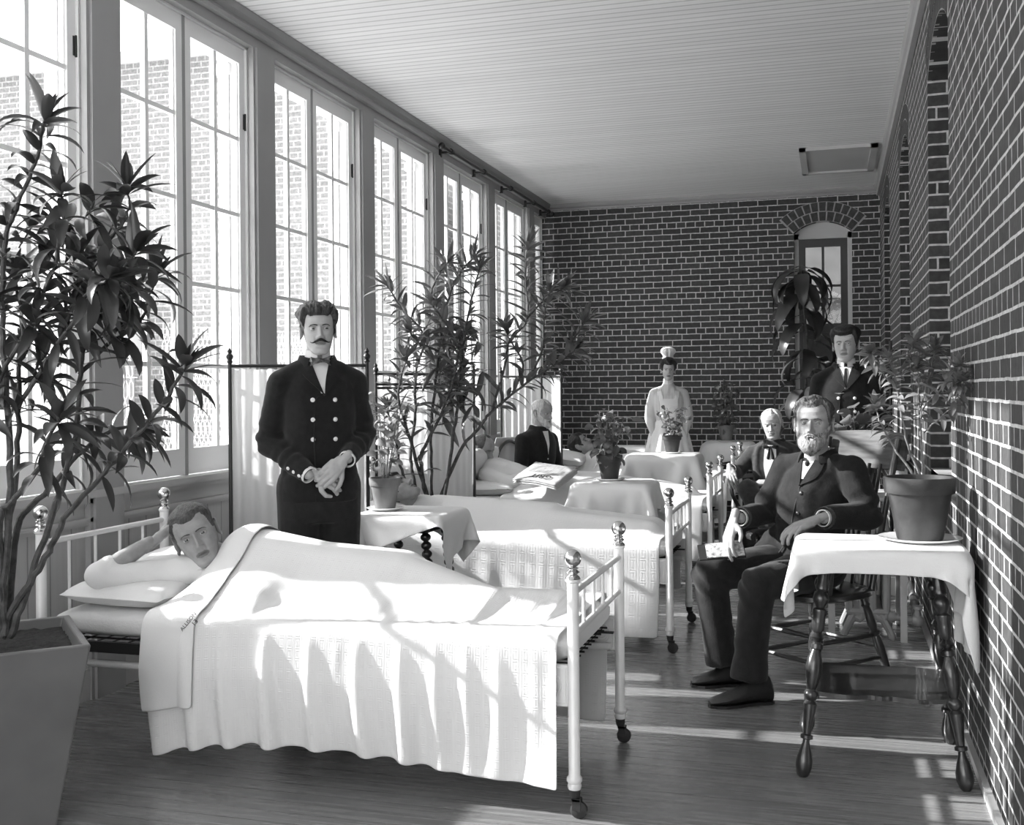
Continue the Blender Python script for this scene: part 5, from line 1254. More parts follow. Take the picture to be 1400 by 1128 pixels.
def lapels(o,bv,vb,vtop,zb,zt,m_,off=.006,notch=True,w=.055,side=(1,1)):
    """two turned-back lapels: V closes at (vb,zb), opens to +-vtop at zt"""
    for q in (-1,1):
        A=[(vb,zb),(vb+(q*vtop*.5-vb)*.9,(zb+zt)/2),(q*vtop,zt)]
        B=[(vb+q*.004,zb+.006),(q*(vtop*.5+w)+vb*.4,(zb+zt)/2+.02),(q*(vtop+w*.75),zt-.045),(q*(vtop+w*.5),zt-.02)]
        B=[B[0],B[1],B[3]]
        m=patch(bv,A,B,9,8,off,.004) if q>0 else patch(bv,B,A,9,8,off,.004)
        m.build('lapel',m_,o)
def coat_collar(o,bv,r,c,z,m_,h=.035,back=.012):
    n=40; G=np.zeros((n,7,3))
    for i in range(n):
        a=.62+(2*PI-1.24)*i/(n-1)
        for j in range(7):
            u=j/6; rr=r+.030*(1-u)**1.0*(1 if u<.6 else 1)+.004*u; zz=z-.030+.050*math.sin(u*PI*.55)/1.0-(.020*max(0,math.cos(a)))
            G[i,j]=(c[0]+rr*math.sin(a)*1.06,c[1]-rr*math.cos(a)*.98,zz)
    m=MB(); m.grid(G,True,.005); m.build('coat_collar',m_,o)
# ---------------- moustached attendant standing behind the nearest bed
def attendant(label,loc,rz,H,headrot,pose,tie,m_='wool_black',k=1.):
    r=person(label,loc,rz)
    S=[(.895,.188,.130,.0),(.93,.190,.132,.0),(1.03,.178,.125,0),(1.15,.162,.115,0),(1.27,.170,.122,.0),(1.38,.176,.120,.005),(1.45,.165,.105,.010),(1.505,.125,.085,.015),(1.535,.082,.064,.015),(1.547,.060,.045,.014)]
    arms=[(a[0],a[1],a[2],(.072,.064,.060,.052,.043)) for a in pose['arms']]
    bands=[]
    for a in pose['arms']:
        d=(V(a[2])-V(a[1])).normalized(); bands.append((a[1],.15,.010,tuple((V(a[1])-V(a[0])).normalized()*90)))
        bands.append((tuple(V(a[1]).lerp(V(a[2]),.5)),.12,.006,tuple(d*110)))
    j,bv=jacket(r,S,arms,m_,[((-.07,.012,1.495),(-.155,.01,1.445),.062,.066),((.07,.012,1.495),(.155,.01,1.445),.062,.066)],.009,dict(amp=.005,freq=(5,5,9),seed=2,bands=bands))
    # shirt front, collar, tie
    patch(bv,[(-.006,1.395),(-.020,1.45),(-.042,1.538)],[(.012,1.395),(.024,1.45),(.042,1.538)],8,8,.006,.002).build('shirt_front','linen_shirt',r)
    lapels(j,bv,.010,.040,1.385,1.535,m_,.012,w=.066)
    coat_collar(j,bv,.066,(0,.012),1.555,m_)
    collar_ring(r,(0,.006,1.545),.0605,.052,'linen',.10,.20)
    if tie=='bow':
        b=MB(); p=V((0,-.070,1.548)); b.ell(p,(.010,.007,.010),10,8)
        for q in (-1,1):
            G=[[p+V((q*(.004+.043*u-.008*u*(1-abs(2*v-1))),-.004-.007*math.sin(u*3+v*4)-.004*math.sin(v*PI),(v-.5)*(.014+.030*u**1.3)-.004*u+q*.003*u)) for v in np.linspace(0,1,8)] for u in np.linspace(0,1,10)]
            b.grid(np.array([[list(c) for c in row] for row in G]),True,.005)
        b.build('bow_tie','tie_grey',r)
    else:
        m=patch(bv,[(-.010,1.40),(-.011,1.45),(-.008,1.53)],[(.014,1.40),(.012,1.45),(.008,1.53)],8,4,.010,.003); t_=m.build('necktie','wool_dark',r)
        b=MB(); b.ell((0,-.062,1.552),(.009,.008,.012),10,8); b.build('tie_knot','wool_dark',t_)
    # closing edge of the double-breasted front, and its buttons
    e=[on_front(bv,x,z,.002) for x,z in ((.010,1.385),(-.030,1.36),(-.040,1.2),(-.036,1.05),(-.034,.90))]
    m=MB(); m.tube(bez([p for p in e if p],6),.003,6); m.build('front_edge',m_,j)
    for z in pose.get('bz',(1.365,1.275,1.185)):
        for x in (-.045,.058): button(bv,x,z,j,'button_white',.0105,.001)
    # trousers and shoes
    t=MB()
    for q in (-1,1):
        t.chain([(q*.085,.0,.97),(q*.092,.0,.80),(q*.10,-.005,.50),(q*.105,.01,.28)],[.112,.102,.078,.072],16); t.tube([(q*.105,.01,.28),(q*.108,.012,.15),(q*.108,.0,.04)],[.072,.074,.082],18)
    secs(t,[(.80,.16,.115,0),(.90,.175,.125,0),(.98,.165,.118,0)])
    te=blob_mesh(t,'trouser_dark',.010,4,dict(amp=.004,freq=(6,6,4),seed=4)); link('trousers',te,r)
    for q in (-1,1): shoe(r,(q*.105,.07,0),(q*.125,-.21,0))
    # skin: neck, trunk, arms, hands
    f=MB(); neck(f,(0,.02,1.42),(0,.005,1.63),.054); secs(f,[(.95,.13,.09,0),(1.15,.13,.085,0),(1.35,.15,.09,0),(1.46,.10,.07,.01)])
    for a in pose['arms']: f.chain(arm_joints(*a[:3]),[.045,.042,.038,.034,.026],12)
    for q in (-1,1): f.chain([(q*.085,0,.95),(q*.10,0,.5),(q*.105,.02,.09)],[.085,.05,.038],12)
    fl=blob_mesh(f,'skin',.010,3)
    hs=[]
    for hd in pose['hands']:
        h=MB(); hand_prims(h,frame(*hd['f']),hd['side'],hd['curl'],hd.get('thumb',.5),hd.get('spread',.05),1.03,hd.get('tc',.5)); hs.append(blob_mesh(h,'skin',.003,3))
    put_head(r,H,(0,-.014,1.688),headrot,[fl]+hs,gaze=pose.get('gaze'))
    for a in pose['arms']:
        cuff(r,a[1],a[2],.040,'linen',L=.02)
    return r,j,bv
mat('tie_grey',.09,.6,noise_amt=.06,noise_scale=90)
mat('button_white',.75,.25,coat=.5)
A1R=((-.165,.01,1.435),(-.222,.045,1.17),(-.075,-.165,1.03))
A1L=((.165,.01,1.435),(.220,.045,1.185),(.105,-.150,1.095))
r,j,bv=attendant('moustached man standing in a black double-breasted jacket and bow tie, hands clasped',(-2.31,4.66,0),math.radians(36),H_ATT,E3(math.radians(-3),math.radians(-2),math.radians(-4)),
  dict(arms=[A1R,A1L],hands=[dict(f=((.075,-.170,1.085),(-.62,-.14,-.55),(.15,-1,.15)),side=-1,curl=(.75,.75,.8,.85),tc=.4,thumb=.6),dict(f=((-.030,-.150,1.03),(.85,.05,-.45),(.25,-1,.4)),side=1,curl=(.85,.9,.95,1.),thumb=.9,tc=.7)],gaze=(.05,-1,-.05)),'bow')
for k in range(3):
    p=V(A1R[1]).lerp(V(A1R[2]),.58+.13*k); b=MB(); hd=(V((-.35,-.8,-.45))).normalized(); h_=bv.ray_cast(p+hd*.3,-hd); pp=h_[0] if h_[0] else p+hd*.05; hd=h_[1] if h_[0] else hd; q=hd.to_track_quat('Z','Y').to_matrix().to_4x4()
    b.lathe([(0,0),(.0085,0),(.0085,.002),(.006,.0045),(0,.005)],M4=Matrix.Translation(pp+hd*.001)@q,seg=14); b.build('sleeve_button','button_white',j)
# ---------------- young attendant at the back right
B2R=((-.165,.01,1.435),(-.215,.06,1.17),(-.12,.13,.99)); B2L=((.165,.01,1.435),(.215,.06,1.17),(.12,.14,.99))
attendant('clean-shaven young man standing in a black double-breasted jacket and dark necktie, hands behind him',(.08,7.70,0),math.radians(-3),H_AT2,E3(math.radians(-2),math.radians(-2),math.radians(-8)),
  dict(arms=[B2R,B2L],hands=[dict(f=((-.115,.135,.98),(.75,.3,-.5),(.1,1,.2)),side=1,curl=(.6,.6,.6,.6)),dict(f=((.115,.145,.98),(-.75,.35,-.5),(.1,1,.2)),side=-1,curl=(.6,.6,.6,.6))],bz=(1.33,1.24)),'tie')
# ---------------- nurse
def nurse():
    r=person('woman standing in a striped nurse\'s dress, white apron and tall white cap',(-1.665,11.50,0),math.radians(8))
    k=.945
    mb=MB(); secs(mb,[(1.02,.125,.095,0),(1.06,.118,.09,0),(1.14,.135,.105,-.01),(1.24,.155,.125,-.02),(1.33,.160,.11,-.005),(1.39,.125,.085,.01),(1.43,.07,.062,.01),(1.47,.054,.052,.008)],ex=.92)
    arms=(((-.150,.01,1.345),(-.195,.03,1.10),(-.15,-.08,.90)),((.150,.01,1.345),(.200,.03,1.10),(.15,-.08,.88)))
    for sh,el,wr in arms: mb.chain(arm_joints(sh,el,wr),[.058,.066,.060,.042,.034],14)
    for q in (-1,1): mb.cap((q*.07,.01,1.385),(q*.15,.01,1.35),.05,.058)
    me=blob_mesh(mb,'dress',.009,4,dict(amp=.005,freq=(14,10,5),seed=4)); d=link('dress_bodice',me,r); bv=bvh_of(me)
    n=96; R=[]
    for z,rad in ((1.06,.122),(1.02,.14),(.93,.195),(.75,.235),(.5,.265),(.25,.285),(.06,.30),(.04,.30)):
        R.append([(rad*(1+.055*math.sin(k_*2*PI/n*15+z*1.3)*min(1,(1.08-z)*2.5))*math.cos(2*PI*k_/n),rad*.86*(1+.055*math.sin(k_*2*PI/n*15+z)*min(1,(1.08-z)*2.5))*math.sin(2*PI*k_/n),z) for k_ in range(n)])
    m=MB(); m.rings(R[::-1]); m.build('skirt','dress',r)
    # apron: bib, straps, skirt panel
    patch(bv,[(-.075,1.06),(-.085,1.18),(-.095,1.30)],[(.075,1.06),(.085,1.18),(.095,1.30)],6,12,.006,.003).build('apron_bib','linen',r)
    for q in (-1,1):
        a=[(q*.055,1.28),(q*.062,1.34),(q*.070,1.385)]; b=[(q*.095,1.28),(q*.108,1.34),(q*.112,1.375)]
        (patch(bv,a,b,6,4,.010,.003) if q>0 else patch(bv,b,a,6,4,.010,.003)).build('apron_strap','linen',r)
    G=[]
    for z,rad in ((1.065,.130),(1.02,.148),(.93,.205),(.75,.247),(.5,.278),(.25,.298),(.12,.31)):
        G.append([(rad*(1+.04*math.sin(u*14+z))*math.sin(u),-rad*.88*(1+.04*math.sin(u*14+z))*math.cos(u),z) for u in np.linspace(-1.5,1.5,60)])
    m=MB(); m.grid(np.array(G)[:,::-1],True,.003); m.build('apron_skirt','linen',r)
    m=MB(); m.rings([[(rr*math.cos(2*PI*k_/40),rr*.82*math.sin(2*PI*k_/40),z) for k_ in range(40)] for rr,z in ((.128,1.035),(.130,1.04),(.126,1.085),(.12,1.085))],cap=False); m.build('waistband','linen',r)
    collar_ring(r,(0,.004,1.455),.053,.055,'linen',.08,.05)
    f=MB(); neck(f,(0,.015,1.36),(0,.0,1.54),.047); secs(f,[(.95,.10,.07,0),(1.15,.11,.08,0),(1.33,.12,.08,0)])
    for a in arms: f.chain(arm_joints(*a),[.04,.04,.035,.03,.022],12)
    for q in (-1,1): f.chain([(q*.07,0,.95),(q*.08,0,.5),(q*.08,0,.08)],[.08,.05,.035],12); f.cap((q*.08,.02,.05),(q*.08,-.12,.03),.03,.022)
    hs=[blob_mesh(f,'skin',.010,3)]
    for a,sd in ((arms[0],1),(arms[1],-1)):
        h=MB(); w_=V(a[2]); dr=(w_-V(a[1])).normalized(); hand_prims(h,frame(w_+dr*.03,dr+V((0,-.1,-.2)),(0,-1,.2) if True else 0),sd,(.4,.45,.5,.5),s=.88); hs.append(blob_mesh(h,'skin',.003,3))
    put_head(r,dict(H_NUR,scale=.93),(0,-.012,1.600),E3(0,math.radians(3),math.radians(4)),hs)
    for a in arms: cuff(r,a[1],a[2],.036,'linen',L=.05)
    # puffed cap
    c=thing_child=MB(); R=[]; base=V((0,.035,1.70)); tl=Matrix.Rotation(math.radians(12),3,'X')
    for h,rad in ((0,.062),(.004,.066),(.022,.060),(.045,.052),(.065,.058),(.085,.070),(.105,.074),(.125,.066),(.138,.045),(.145,.01)):
        R.append([base+tl@V((rad*(1+.10*math.sin(k_*2*PI/60*9+h*20)*min(1,h*12))*math.cos(2*PI*k_/60),rad*(1+.10*math.sin(k_*2*PI/60*9)*min(1,h*12))*math.sin(2*PI*k_/60),h)) for k_ in range(60)])
    c.rings(R); c.build('nurse_cap','linen',r)
    return r
def dress_mat():
    m=mat('dress',.55,.8); nt=m.node_tree; B=nt.nodes['Principled BSDF']; tc=nn(nt,'ShaderNodeTexCoord'); sp=nn(nt,'ShaderNodeSeparateXYZ'); nt.links.new(tc.outputs['Object'],sp.inputs[0])
    s_=math_node(nt,'SINE',math_node(nt,'MULTIPLY',sp.outputs[0],420.)); r_=nn(nt,'ShaderNodeMapRange'); r_.inputs[1].default_value=-.2; r_.inputs[2].default_value=.2; r_.inputs[3].default_value=.38; r_.inputs[4].default_value=.66
    nt.links.new(s_,r_.inputs[0]); nt.links.new(r_.outputs[0],B.inputs['Base Color'])
dress_mat(); nurse()
# ---------------- bearded old man seated beside the table
def seated_old():
    rz=math.radians(-36); loc=V((-.13,5.40,0)); r=person('bearded old man in a dark suit sitting in the wooden chair beside the white-clothed table',loc,rz)
    Mi=(Matrix.Translation(loc)@Matrix.Rotation(rz,4,'Z')).inverted(); L=lambda p: Mi@V(p)
    hR,hL=L((-.20,5.46,.56)),L((-.055,5.365,.56)); kR,kL=L((-.565,5.17,.54)),L((-.335,4.975,.525)); aR,aL=L((-.515,5.235,.155)),L((-.375,4.985,.155))
    nb=L((-.075,5.345,1.085)); hip=L((-.125,5.41,.55))
    # torso leans: loft along hip->neck
    lean=(nb-hip); S=[(.0,.175,.135,0),(.12,.175,.135,-.005),(.28,.165,.125,-.01),(.50,.168,.13,-.01),(.68,.180,.125,0),(.82,.168,.105,.01),(.92,.11,.08,.012),(1.0,.062,.058,.005)]
    SS=[(hip.z+lean.z*u,hw,hd,hip.y+lean.y*u+yc,hip.x+lean.x*u) for u,hw,hd,yc in S]
    SS=[(SS[0][0]-.05,.17,.13,hip.y,hip.x)]+SS
    sR=hip+lean*.86+V((-.175,.01,0)); sL=hip+lean*.86+V((.175,.01,0))
    sLw=sL; eR,wR=L((-.335,5.43,.795)),L((-.420,5.185,.800)); eL,wL=L((.140,5.21,.825)),L((-.045,4.945,.835))
    sR=L((-.225,5.465,1.015)); sL=L((.075,5.245,1.02))
    arms=[(sR,eR,wR,(.070,.064,.062,.055,.050)),(sL,eL,wL,(.072,.066,.066,.058,.052))]
    bands=[(eL,.17,.012,tuple((eL-sL).normalized()*70)),(eR,.15,.010,tuple((eR-sR).normalized()*80)),(sL.lerp(eL,.45),.14,.009,(40,20,60)),(hip+V((0,-.1,.14)),.25,.007,(14,0,50))]
    def ex(mb):
        # skirts of the jacket falling over the thighs
        mb.chain([hip+V((.12,-.02,.08)),hL.lerp(kL,.30)+V((.03,0,.03))],[.12,.10]); mb.chain([hip+V((-.12,-.02,.08)),hR.lerp(kR,.22)+V((-.03,0,.02))],[.12,.10])
    j,bv=jacket(r,SS,arms,'wool_dark',[(hip+lean*.93+V((-.07,.01,0)),sR,.055,.064),(hip+lean*.93+V((.07,.01,0)),sL,.055,.064)],.009,dict(amp=.004,freq=(5,5,8),seed=6,bands=bands),extra=ex)
    c=hip+lean; zt=c.z; x0=c.x
    z=lambda u: hip.z+lean.z*u
    X=lambda u: hip.x+lean.x*u
    patch(bv,[(X(.80)-.006,z(.80)),(X(.88)-.020,z(.88)),(X(.95)-.034,z(.95))],[(X(.80)+.010,z(.80)),(X(.88)+.022,z(.88)),(X(.95)+.036,z(.95))],8,6,.004,.002).build('shirt_front','linen_shirt',r)
    for q in (-1,1):
        A=[(X(.74),z(.74)),(X(.84)+q*.014,z(.84)),(X(.97)+q*.036,z(.97))]; B=[(X(.74)+q*.003,z(.74)+.004),(X(.82)+q*.075,z(.82)),(X(.94)+q*.082,z(.94))]
        (patch(bv,A,B,9,8,.010,.004) if q>0 else patch(bv,B,A,9,8,.010,.004)).build('lapel','wool_dark',j)
    # the open jacket front shows the lighter waistcoat side, curved edge and buttons
    e=[on_front(bv,X(u)+dx,z(u),.003) for u,dx in ((.74,.0),(.5,-.004),(.35,-.012),(.22,-.035),(.12,-.075))]
    m=MB(); m.tube(bez([p for p in e if p],6),.0035,6); m.build('front_edge','wool_grey',j)
    for u in (.68,.50,.32): button(bv,X(u)+.018,z(u),j,'leather',.010,.002)
    coat_collar(j,bv,.066,(c.x,c.y+.005),zt+.012,'wool_dark')
    collar_ring(r,(c.x,c.y-.004,zt-.006),.059,.040,'linen',.1,.3)
    b=MB(); b.ell(on_front(bv,X(.93),z(.93),.006) or c,(.012,.010,.014),10,8); b.build('necktie','wool_black',r)
    # trousers
    t=MB()
    for h_,k_,a_ in ((hR,kR,aR),(hL,kL,aL)):
        a_=a_+V((0,0,-.045)); md=k_.lerp(a_,.5); t.chain([h_,h_.lerp(k_,.5),k_,md],[.108,.095,.080,.074],18); t.tube([md,md.lerp(a_,.5),a_],[.074,.074,.084],20); t.ell(hip+V((0,.02,.0)),(.18,.15,.12),20,12)
    tb=[(kR,.16,.009,(70,10,60)),(kL,.16,.009,(70,10,60)),(hL.lerp(kL,.35),.15,.007,(60,60,20)),(hR.lerp(kR,.35),.15,.006,(60,-60,20)),(aR+V((0,0,.12)),.12,.005,(10,10,75)),(aL+V((0,0,.12)),.12,.005,(10,10,75))]
    link('trousers',blob_mesh(t,'trouser_dark',.009,4,dict(amp=.004,freq=(6,6,5),seed=9,bands=tb)),r)
    for h,t_ in (((-.405,5.285),(-.655,5.185)),((-.275,5.01),(-.535,4.865))): shoe(r,tuple(L((h[0],h[1],0)))[:2]+(0,),tuple(L((t_[0],t_[1],0)))[:2]+(0,))
    f=MB(); hc=L((-.090,5.275,1.236)); f.cap(c+V((0,.01,-.06)),hc+V((0,.01,-.06)),.058,.052,16); secs(f,[(q[0],q[1]*.75,q[2]*.75,q[3],q[4]) for q in SS[:6]])
    for a in arms: f.chain(arm_joints(*a[:3]),[.045,.042,.040,.036,.028],12)
    f.chain([hR,kR,aR],[.08,.055,.04]); f.chain([hL,kL,aL],[.08,.055,.04])
    hs=[blob_mesh(f,'skin_tan',.010,3)]
    Q=lambda v: (Matrix.Rotation(-rz,3,'Z')@V(v))
    h=MB(); hand_prims(h,frame(wR+Q((-.03,-.05,-.01)),Q((-.22,-.45,-.85)),Q((-.75,-.5,.45))),-1,(.35,.30,.30,.35),spread=.07,thumb=.3); hs.append(blob_mesh(h,'skin_tan',.003,3))
    h=MB(); hand_prims(h,frame(wL+Q((-.035,-.03,-.005)),Q((-.85,-.45,-.30)),Q((-.2,-.25,1))),1,(.35,.4,.45,.5)); hs.append(blob_mesh(h,'skin_tan',.003,3))
    put_head(r,H_OLD,hc,E3(math.radians(-3),0,-rz+math.radians(-9)),hs,gaze=(.1,-1,-.02))
    for a in arms: cuff(r,a[1],a[2],.050,'wool_grey',L=.016); cuff(r,a[1],a[2],.038,'linen',L=.026,name='shirt_cuff')
    # folded booklet held on the thigh
    bk=thing('booklet','folded black-covered booklet with a patterned page in the bearded man\'s hand','booklet',(-.50,5.09,.655),math.radians(25))
    m=MB(); m.rings([[(-.105,-.045,-.010),(.105,-.045,-.004),(.105,.045,.006),(-.105,.045,.0)],[(-.105,-.045,-.004),(.105,-.045,.002),(.105,.045,.012),(-.105,.045,.006)]],smooth=False); m.build('cover','wool_black',bk)
    m=MB(); m.rings([[(-.07,-.040,-.001),(.10,-.040,.004),(.10,.042,.014),(-.07,.042,.009)],[(-.07,-.040,.004),(.10,-.040,.009),(.10,.042,.019),(-.07,.042,.014)]],smooth=False); m.build('page','patterned',bk)
    bk.rotation_euler=(math.radians(34),math.radians(-3),math.radians(14))
    return r
mat('patterned',.42,.7,noise_amt=.30,noise_scale=70)
seated_old()
# ---------------- seated white-haired man in black (bentwood chair)
def seated_side():
    rz=math.radians(62); loc=V((-2.50,9.26,0)); r=person('white-haired man in a black coat sitting in profile in the bentwood chair',loc,rz)
    SS=[(.46,.18,.15,.03),(.55,.185,.15,.03),(.68,.18,.14,.015),(.85,.185,.14,.0),(.98,.190,.125,-.01),(1.05,.165,.105,-.015),(1.10,.10,.08,-.025),(1.135,.062,.06,-.035)]
    sR,eR,wR=V((-.175,-.005,1.005)),V((-.225,-.03,.74)),V((-.14,-.28,.66)); sL,eL,wL=V((.175,-.005,1.005)),V((.23,-.03,.74)),V((.13,-.28,.66))
    arms=[(sR,eR,wR,(.070,.064,.062,.054,.046)),(sL,eL,wL,(.070,.064,.062,.054,.046))]
    j,bv=jacket(r,SS,arms,'wool_black',[((-.07,-.015,1.055),sR,.055,.066),((.07,-.015,1.055),sL,.055,.066)],.010,dict(amp=.004,freq=(5,5,8),seed=7,bands=[(eR,.14,.006,(0,20,80)),(eL,.14,.006,(0,20,80))]))
    patch(bv,[(-.010,.88),(-.022,1.0),(-.035,1.09)],[(.010,.88),(.022,1.0),(.035,1.09)],8,6,.005,.002).build('shirt_front','linen_shirt',r)
    lapels(j,bv,.0,.045,.86,1.095,'wool_black',.010,w=.05); coat_collar(j,bv,.064,(0,-.028),1.125,'wool_black'); collar_ring(r,(0,-.034,1.10),.058,.045,'linen',.1,.25)
    for z_ in (.84,.76): button(bv,.0,z_,j,'button_white',.008,.001)
    t=MB()
    for q in (-1,1): t.chain([(q*.09,.02,.54),(q*.11,-.25,.55),(q*.12,-.43,.53),(q*.12,-.42,.3),(q*.12,-.40,.10)],[.115,.10,.078,.075,.080],16)
    link('trousers',blob_mesh(t,'trouser_dark',.011,4,dict(amp=.004,seed=3)),r)
    for q in (-1,1): shoe(r,(q*.12,-.34,0),(q*.14,-.62,0))
    f=MB(); f.cap((0,-.02,1.02),(0,-.055,1.19),.057,.052,16); secs(f,[(q[0],q[1]*.75,q[2]*.75,q[3]) for q in SS[:6]])
    for a in arms: f.chain(arm_joints(*a[:3]),[.045,.042,.038,.034,.026],12)
    for q in (-1,1): f.chain([(q*.09,.02,.54),(q*.12,-.43,.53),(q*.12,-.40,.10)],[.08,.055,.04],12)
    hs=[blob_mesh(f,'skin_tan',.010,3)]
    for w_,sd in ((wR,1),(wL,-1)): h=MB(); hand_prims(h,frame(w_+V((0,-.03,0)),(.1*sd,-.9,-.25),(0,-.2,1)),sd,(.3,.35,.4,.4)); hs.append(blob_mesh(h,'skin_tan',.0035,3))
    put_head(r,H_SIT,(0,-.070,1.255),E3(math.radians(8),0,math.radians(8)),hs)
    r.scale=(1,1,.96); return r
seated_side()
# ---------------- seated man with crossed legs, far right of the beds
def seated_far():
    rz=math.radians(-14); loc=V((-.44,8.95,0)); r=person('white-haired man slumped in a chair with legs crossed, white shirt and dark bow tie',loc,rz)
    SS=[(.44,.19,.15,.06),(.52,.19,.15,.05),(.65,.18,.14,.02),(.80,.19,.14,-.02),(.92,.185,.12,-.04),(.98,.15,.10,-.05),(1.02,.09,.075,-.06),(1.05,.06,.058,-.065)]
    sR,eR,wR=V((-.175,-.04,.93)),V((-.30,-.10,.76)),V((-.26,-.33,.81)); sL,eL,wL=V((.175,-.04,.93)),V((.24,-.08,.70)),V((.06,-.27,.71))
    arms=[(sR,eR,wR,(.068,.062,.060,.052,.044)),(sL,eL,wL,(.068,.062,.060,.052,.044))]
    j,bv=jacket(r,SS,arms,'wool_grey',[((-.07,-.05,.985),sR,.052,.064),((.07,-.05,.985),sL,.052,.064)],.010,dict(amp=.005,freq=(6,6,9),seed=8))
    patch(bv,[(-.045,.72),(-.055,.85),(-.045,1.0)],[(.035,.72),(.045,.85),(.04,1.0)],8,8,.006,.002).build('shirt_front','linen_shirt',r)
    coat_collar(j,bv,.062,(0,-.06),1.035,'wool_dark'); collar_ring(r,(0,-.066,1.01),.056,.040,'linen',.1,.2)
    b=MB(); p=on_front(bv,0,.985,.016) or V((0,-.15,.985)); b.ell(p,(.010,.008,.010),10,8)
    for q in (-1,1): b.cap(p+V((q*.01,0,0)),p+V((q*.045,-.002,.004)),.008,.020); b.cap(p+V((q*.006,0,-.01)),p+V((q*.02,.005,-.09)),.006,.014)
    b.build('bow_tie','wool_black',r)
    t=MB(); t.chain([(-.09,.04,.52),(-.12,-.22,.60),(-.10,-.42,.66),(.06,-.50,.42),(.13,-.54,.26)],[.115,.10,.080,.070,.066],16); t.chain([(.09,.04,.52),(.02,-.22,.52),(-.06,-.42,.50),(-.10,-.40,.28),(-.12,-.38,.10)],[.115,.10,.078,.072,.078],16)
    link('trousers',blob_mesh(t,'wool_grey',.011,4,dict(amp=.005,seed=5)),r)
    shoe(r,(-.12,-.32,0),(-.15,-.60,0)); s_=MB(); s_.chain([(.13,-.54,.22),(.16,-.64,.17),(.19,-.75,.15)],[.04,.045,.032]); s_.build('shoe','leather',r)
    f=MB(); f.cap((0,-.05,.96),(0,-.10,1.11),.056,.050,16); secs(f,[(q[0],q[1]*.75,q[2]*.75,q[3]) for q in SS[:6]])
    for a in arms: f.chain(arm_joints(*a[:3]),[.045,.042,.038,.034,.026],12)
    f.chain([(-.09,.04,.52),(-.10,-.42,.66),(.13,-.54,.26)],[.08,.055,.04]); f.chain([(.09,.04,.52),(-.06,-.42,.50),(-.12,-.38,.1)],[.08,.055,.04])
    hs=[blob_mesh(f,'skin_tan',.010,3)]
    h=MB(); hand_prims(h,frame(wR+V((0,-.03,0)),(.35,-.6,-.6),(-.1,-.6,.8)),1,(.35,.4,.45,.5)); hs.append(blob_mesh(h,'skin_tan',.0035,3))
    h=MB(); hand_prims(h,frame(wL+V((-.02,-.03,0)),(-.85,-.3,-.05),(0,-.5,1)),-1,(.5,.5,.5,.5)); hs.append(blob_mesh(h,'skin_tan',.0035,3))
    put_head(r,H_FAR,(0,-.115,1.175),E3(math.radians(10),math.radians(-4),math.radians(10)),hs)
    for a in arms: cuff(r,a[1],a[2],.038,'linen',L=.02)
    r.scale=(1,1,.955)
seated_far()
# ---------------- patients in bed
def patient(label,loc,H,headpos,headrot,torso,nightshirt=None,arm=None,gaze=None,sk='skin_tan',shm='linen_shirt',tr=.62):
    r=person(label,loc,0); o=V(loc); f=MB()
    T=[V(p)-o for p in torso]; hp=V(headpos)-o
    up=headrot@V((0,0,1)); f.cap(T[0],hp-up*.065+headrot@V((0,.015,0)),.056,.050,16); f.chain(T,[q*tr for q in (.085,.12,.13,.10,.07,.05)][:len(T)],14)
    hs=[]
    if arm:
        a=[V(p)-o for p in arm['j']]; f.chain([a[0],a[0].lerp(a[1],.5),a[1],a[1].lerp(a[2],.45),a[2]],[.036,.036,.034,.037,.0265],14)
        h=MB(); fr=arm['f']; hand_prims(h,frame(V(fr[0])-o,fr[1],fr[2]),arm['side'],arm['curl'],arm.get('thumb',.5),spread=.05); hs.append(blob_mesh(h,sk,.003,3))
    fl=blob_mesh(f,sk,.006,4)
    put_head(r,H,hp,headrot,[fl]+hs,gaze=gaze)
    if nightshirt:
        m=MB()
        for a,b,r0,r1 in nightshirt: m.cap(V(a)-o,V(b)-o,r0,r1,16)
        link('nightshirt',blob_mesh(m,shm,.008,4,dict(amp=.008,freq=(7,7,7),seed=3)),r)
    return r
# young man propped on his right elbow
hp=(-2.44,3.835,.835); hr=Matrix.Rotation(math.radians(30),3,'Z')@Matrix.Rotation(math.radians(-25),3,'Y')@Matrix.Rotation(math.radians(-4),3,'X')
patient('short-haired young man lying in the nearest bed with his head propped on his hand',(-2.3,3.9,.60),dict(H_YNG,scale=1.1),hp,hr,
  [(-2.33,3.88,.735),(-2.22,3.93,.72),(-2.0,3.95,.68),(-1.65,3.96,.66),(-1.3,3.88,.62)],
  [((-2.33,3.91,.715),(-2.15,3.94,.71),.085,.12),((-2.40,3.82,.70),(-2.64,3.62,.700),.060,.050),((-2.64,3.62,.700),(-2.70,3.575,.706),.050,.050),((-2.70,3.575,.706),(-2.675,3.61,.728),.050,.047)],
  arm=dict(j=[(-2.40,3.80,.70),(-2.70,3.575,.712),(-2.585,3.735,.815)],f=((-2.565,3.76,.83),(.35,.62,.55),(-.85,-.45,.25)),side=1,curl=(.25,.25,.3,.3)),gaze=(0,-1,-.06))
# balding patient reading
hp=(-2.70,8.36,.93); hr=Matrix.Rotation(math.radians(72),3,'Z')@Matrix.Rotation(math.radians(14),3,'X')
patient('balding man with closed eyes lying propped up in the third bed, newspaper on his lap',(-2.5,8.4,.60),H_BALD,hp,hr,
  [(-2.66,8.38,.80),(-2.55,8.42,.72),(-2.3,8.42,.67),(-1.9,8.42,.66)],
  [((-2.66,8.38,.76),(-2.40,8.40,.68),.12,.13),((-2.64,8.26,.74),(-2.44,8.20,.68),.065,.055),((-2.44,8.20,.68),(-2.28,8.30,.73),.055,.045),((-2.62,8.50,.76),(-2.4,8.55,.68),.06,.055)])
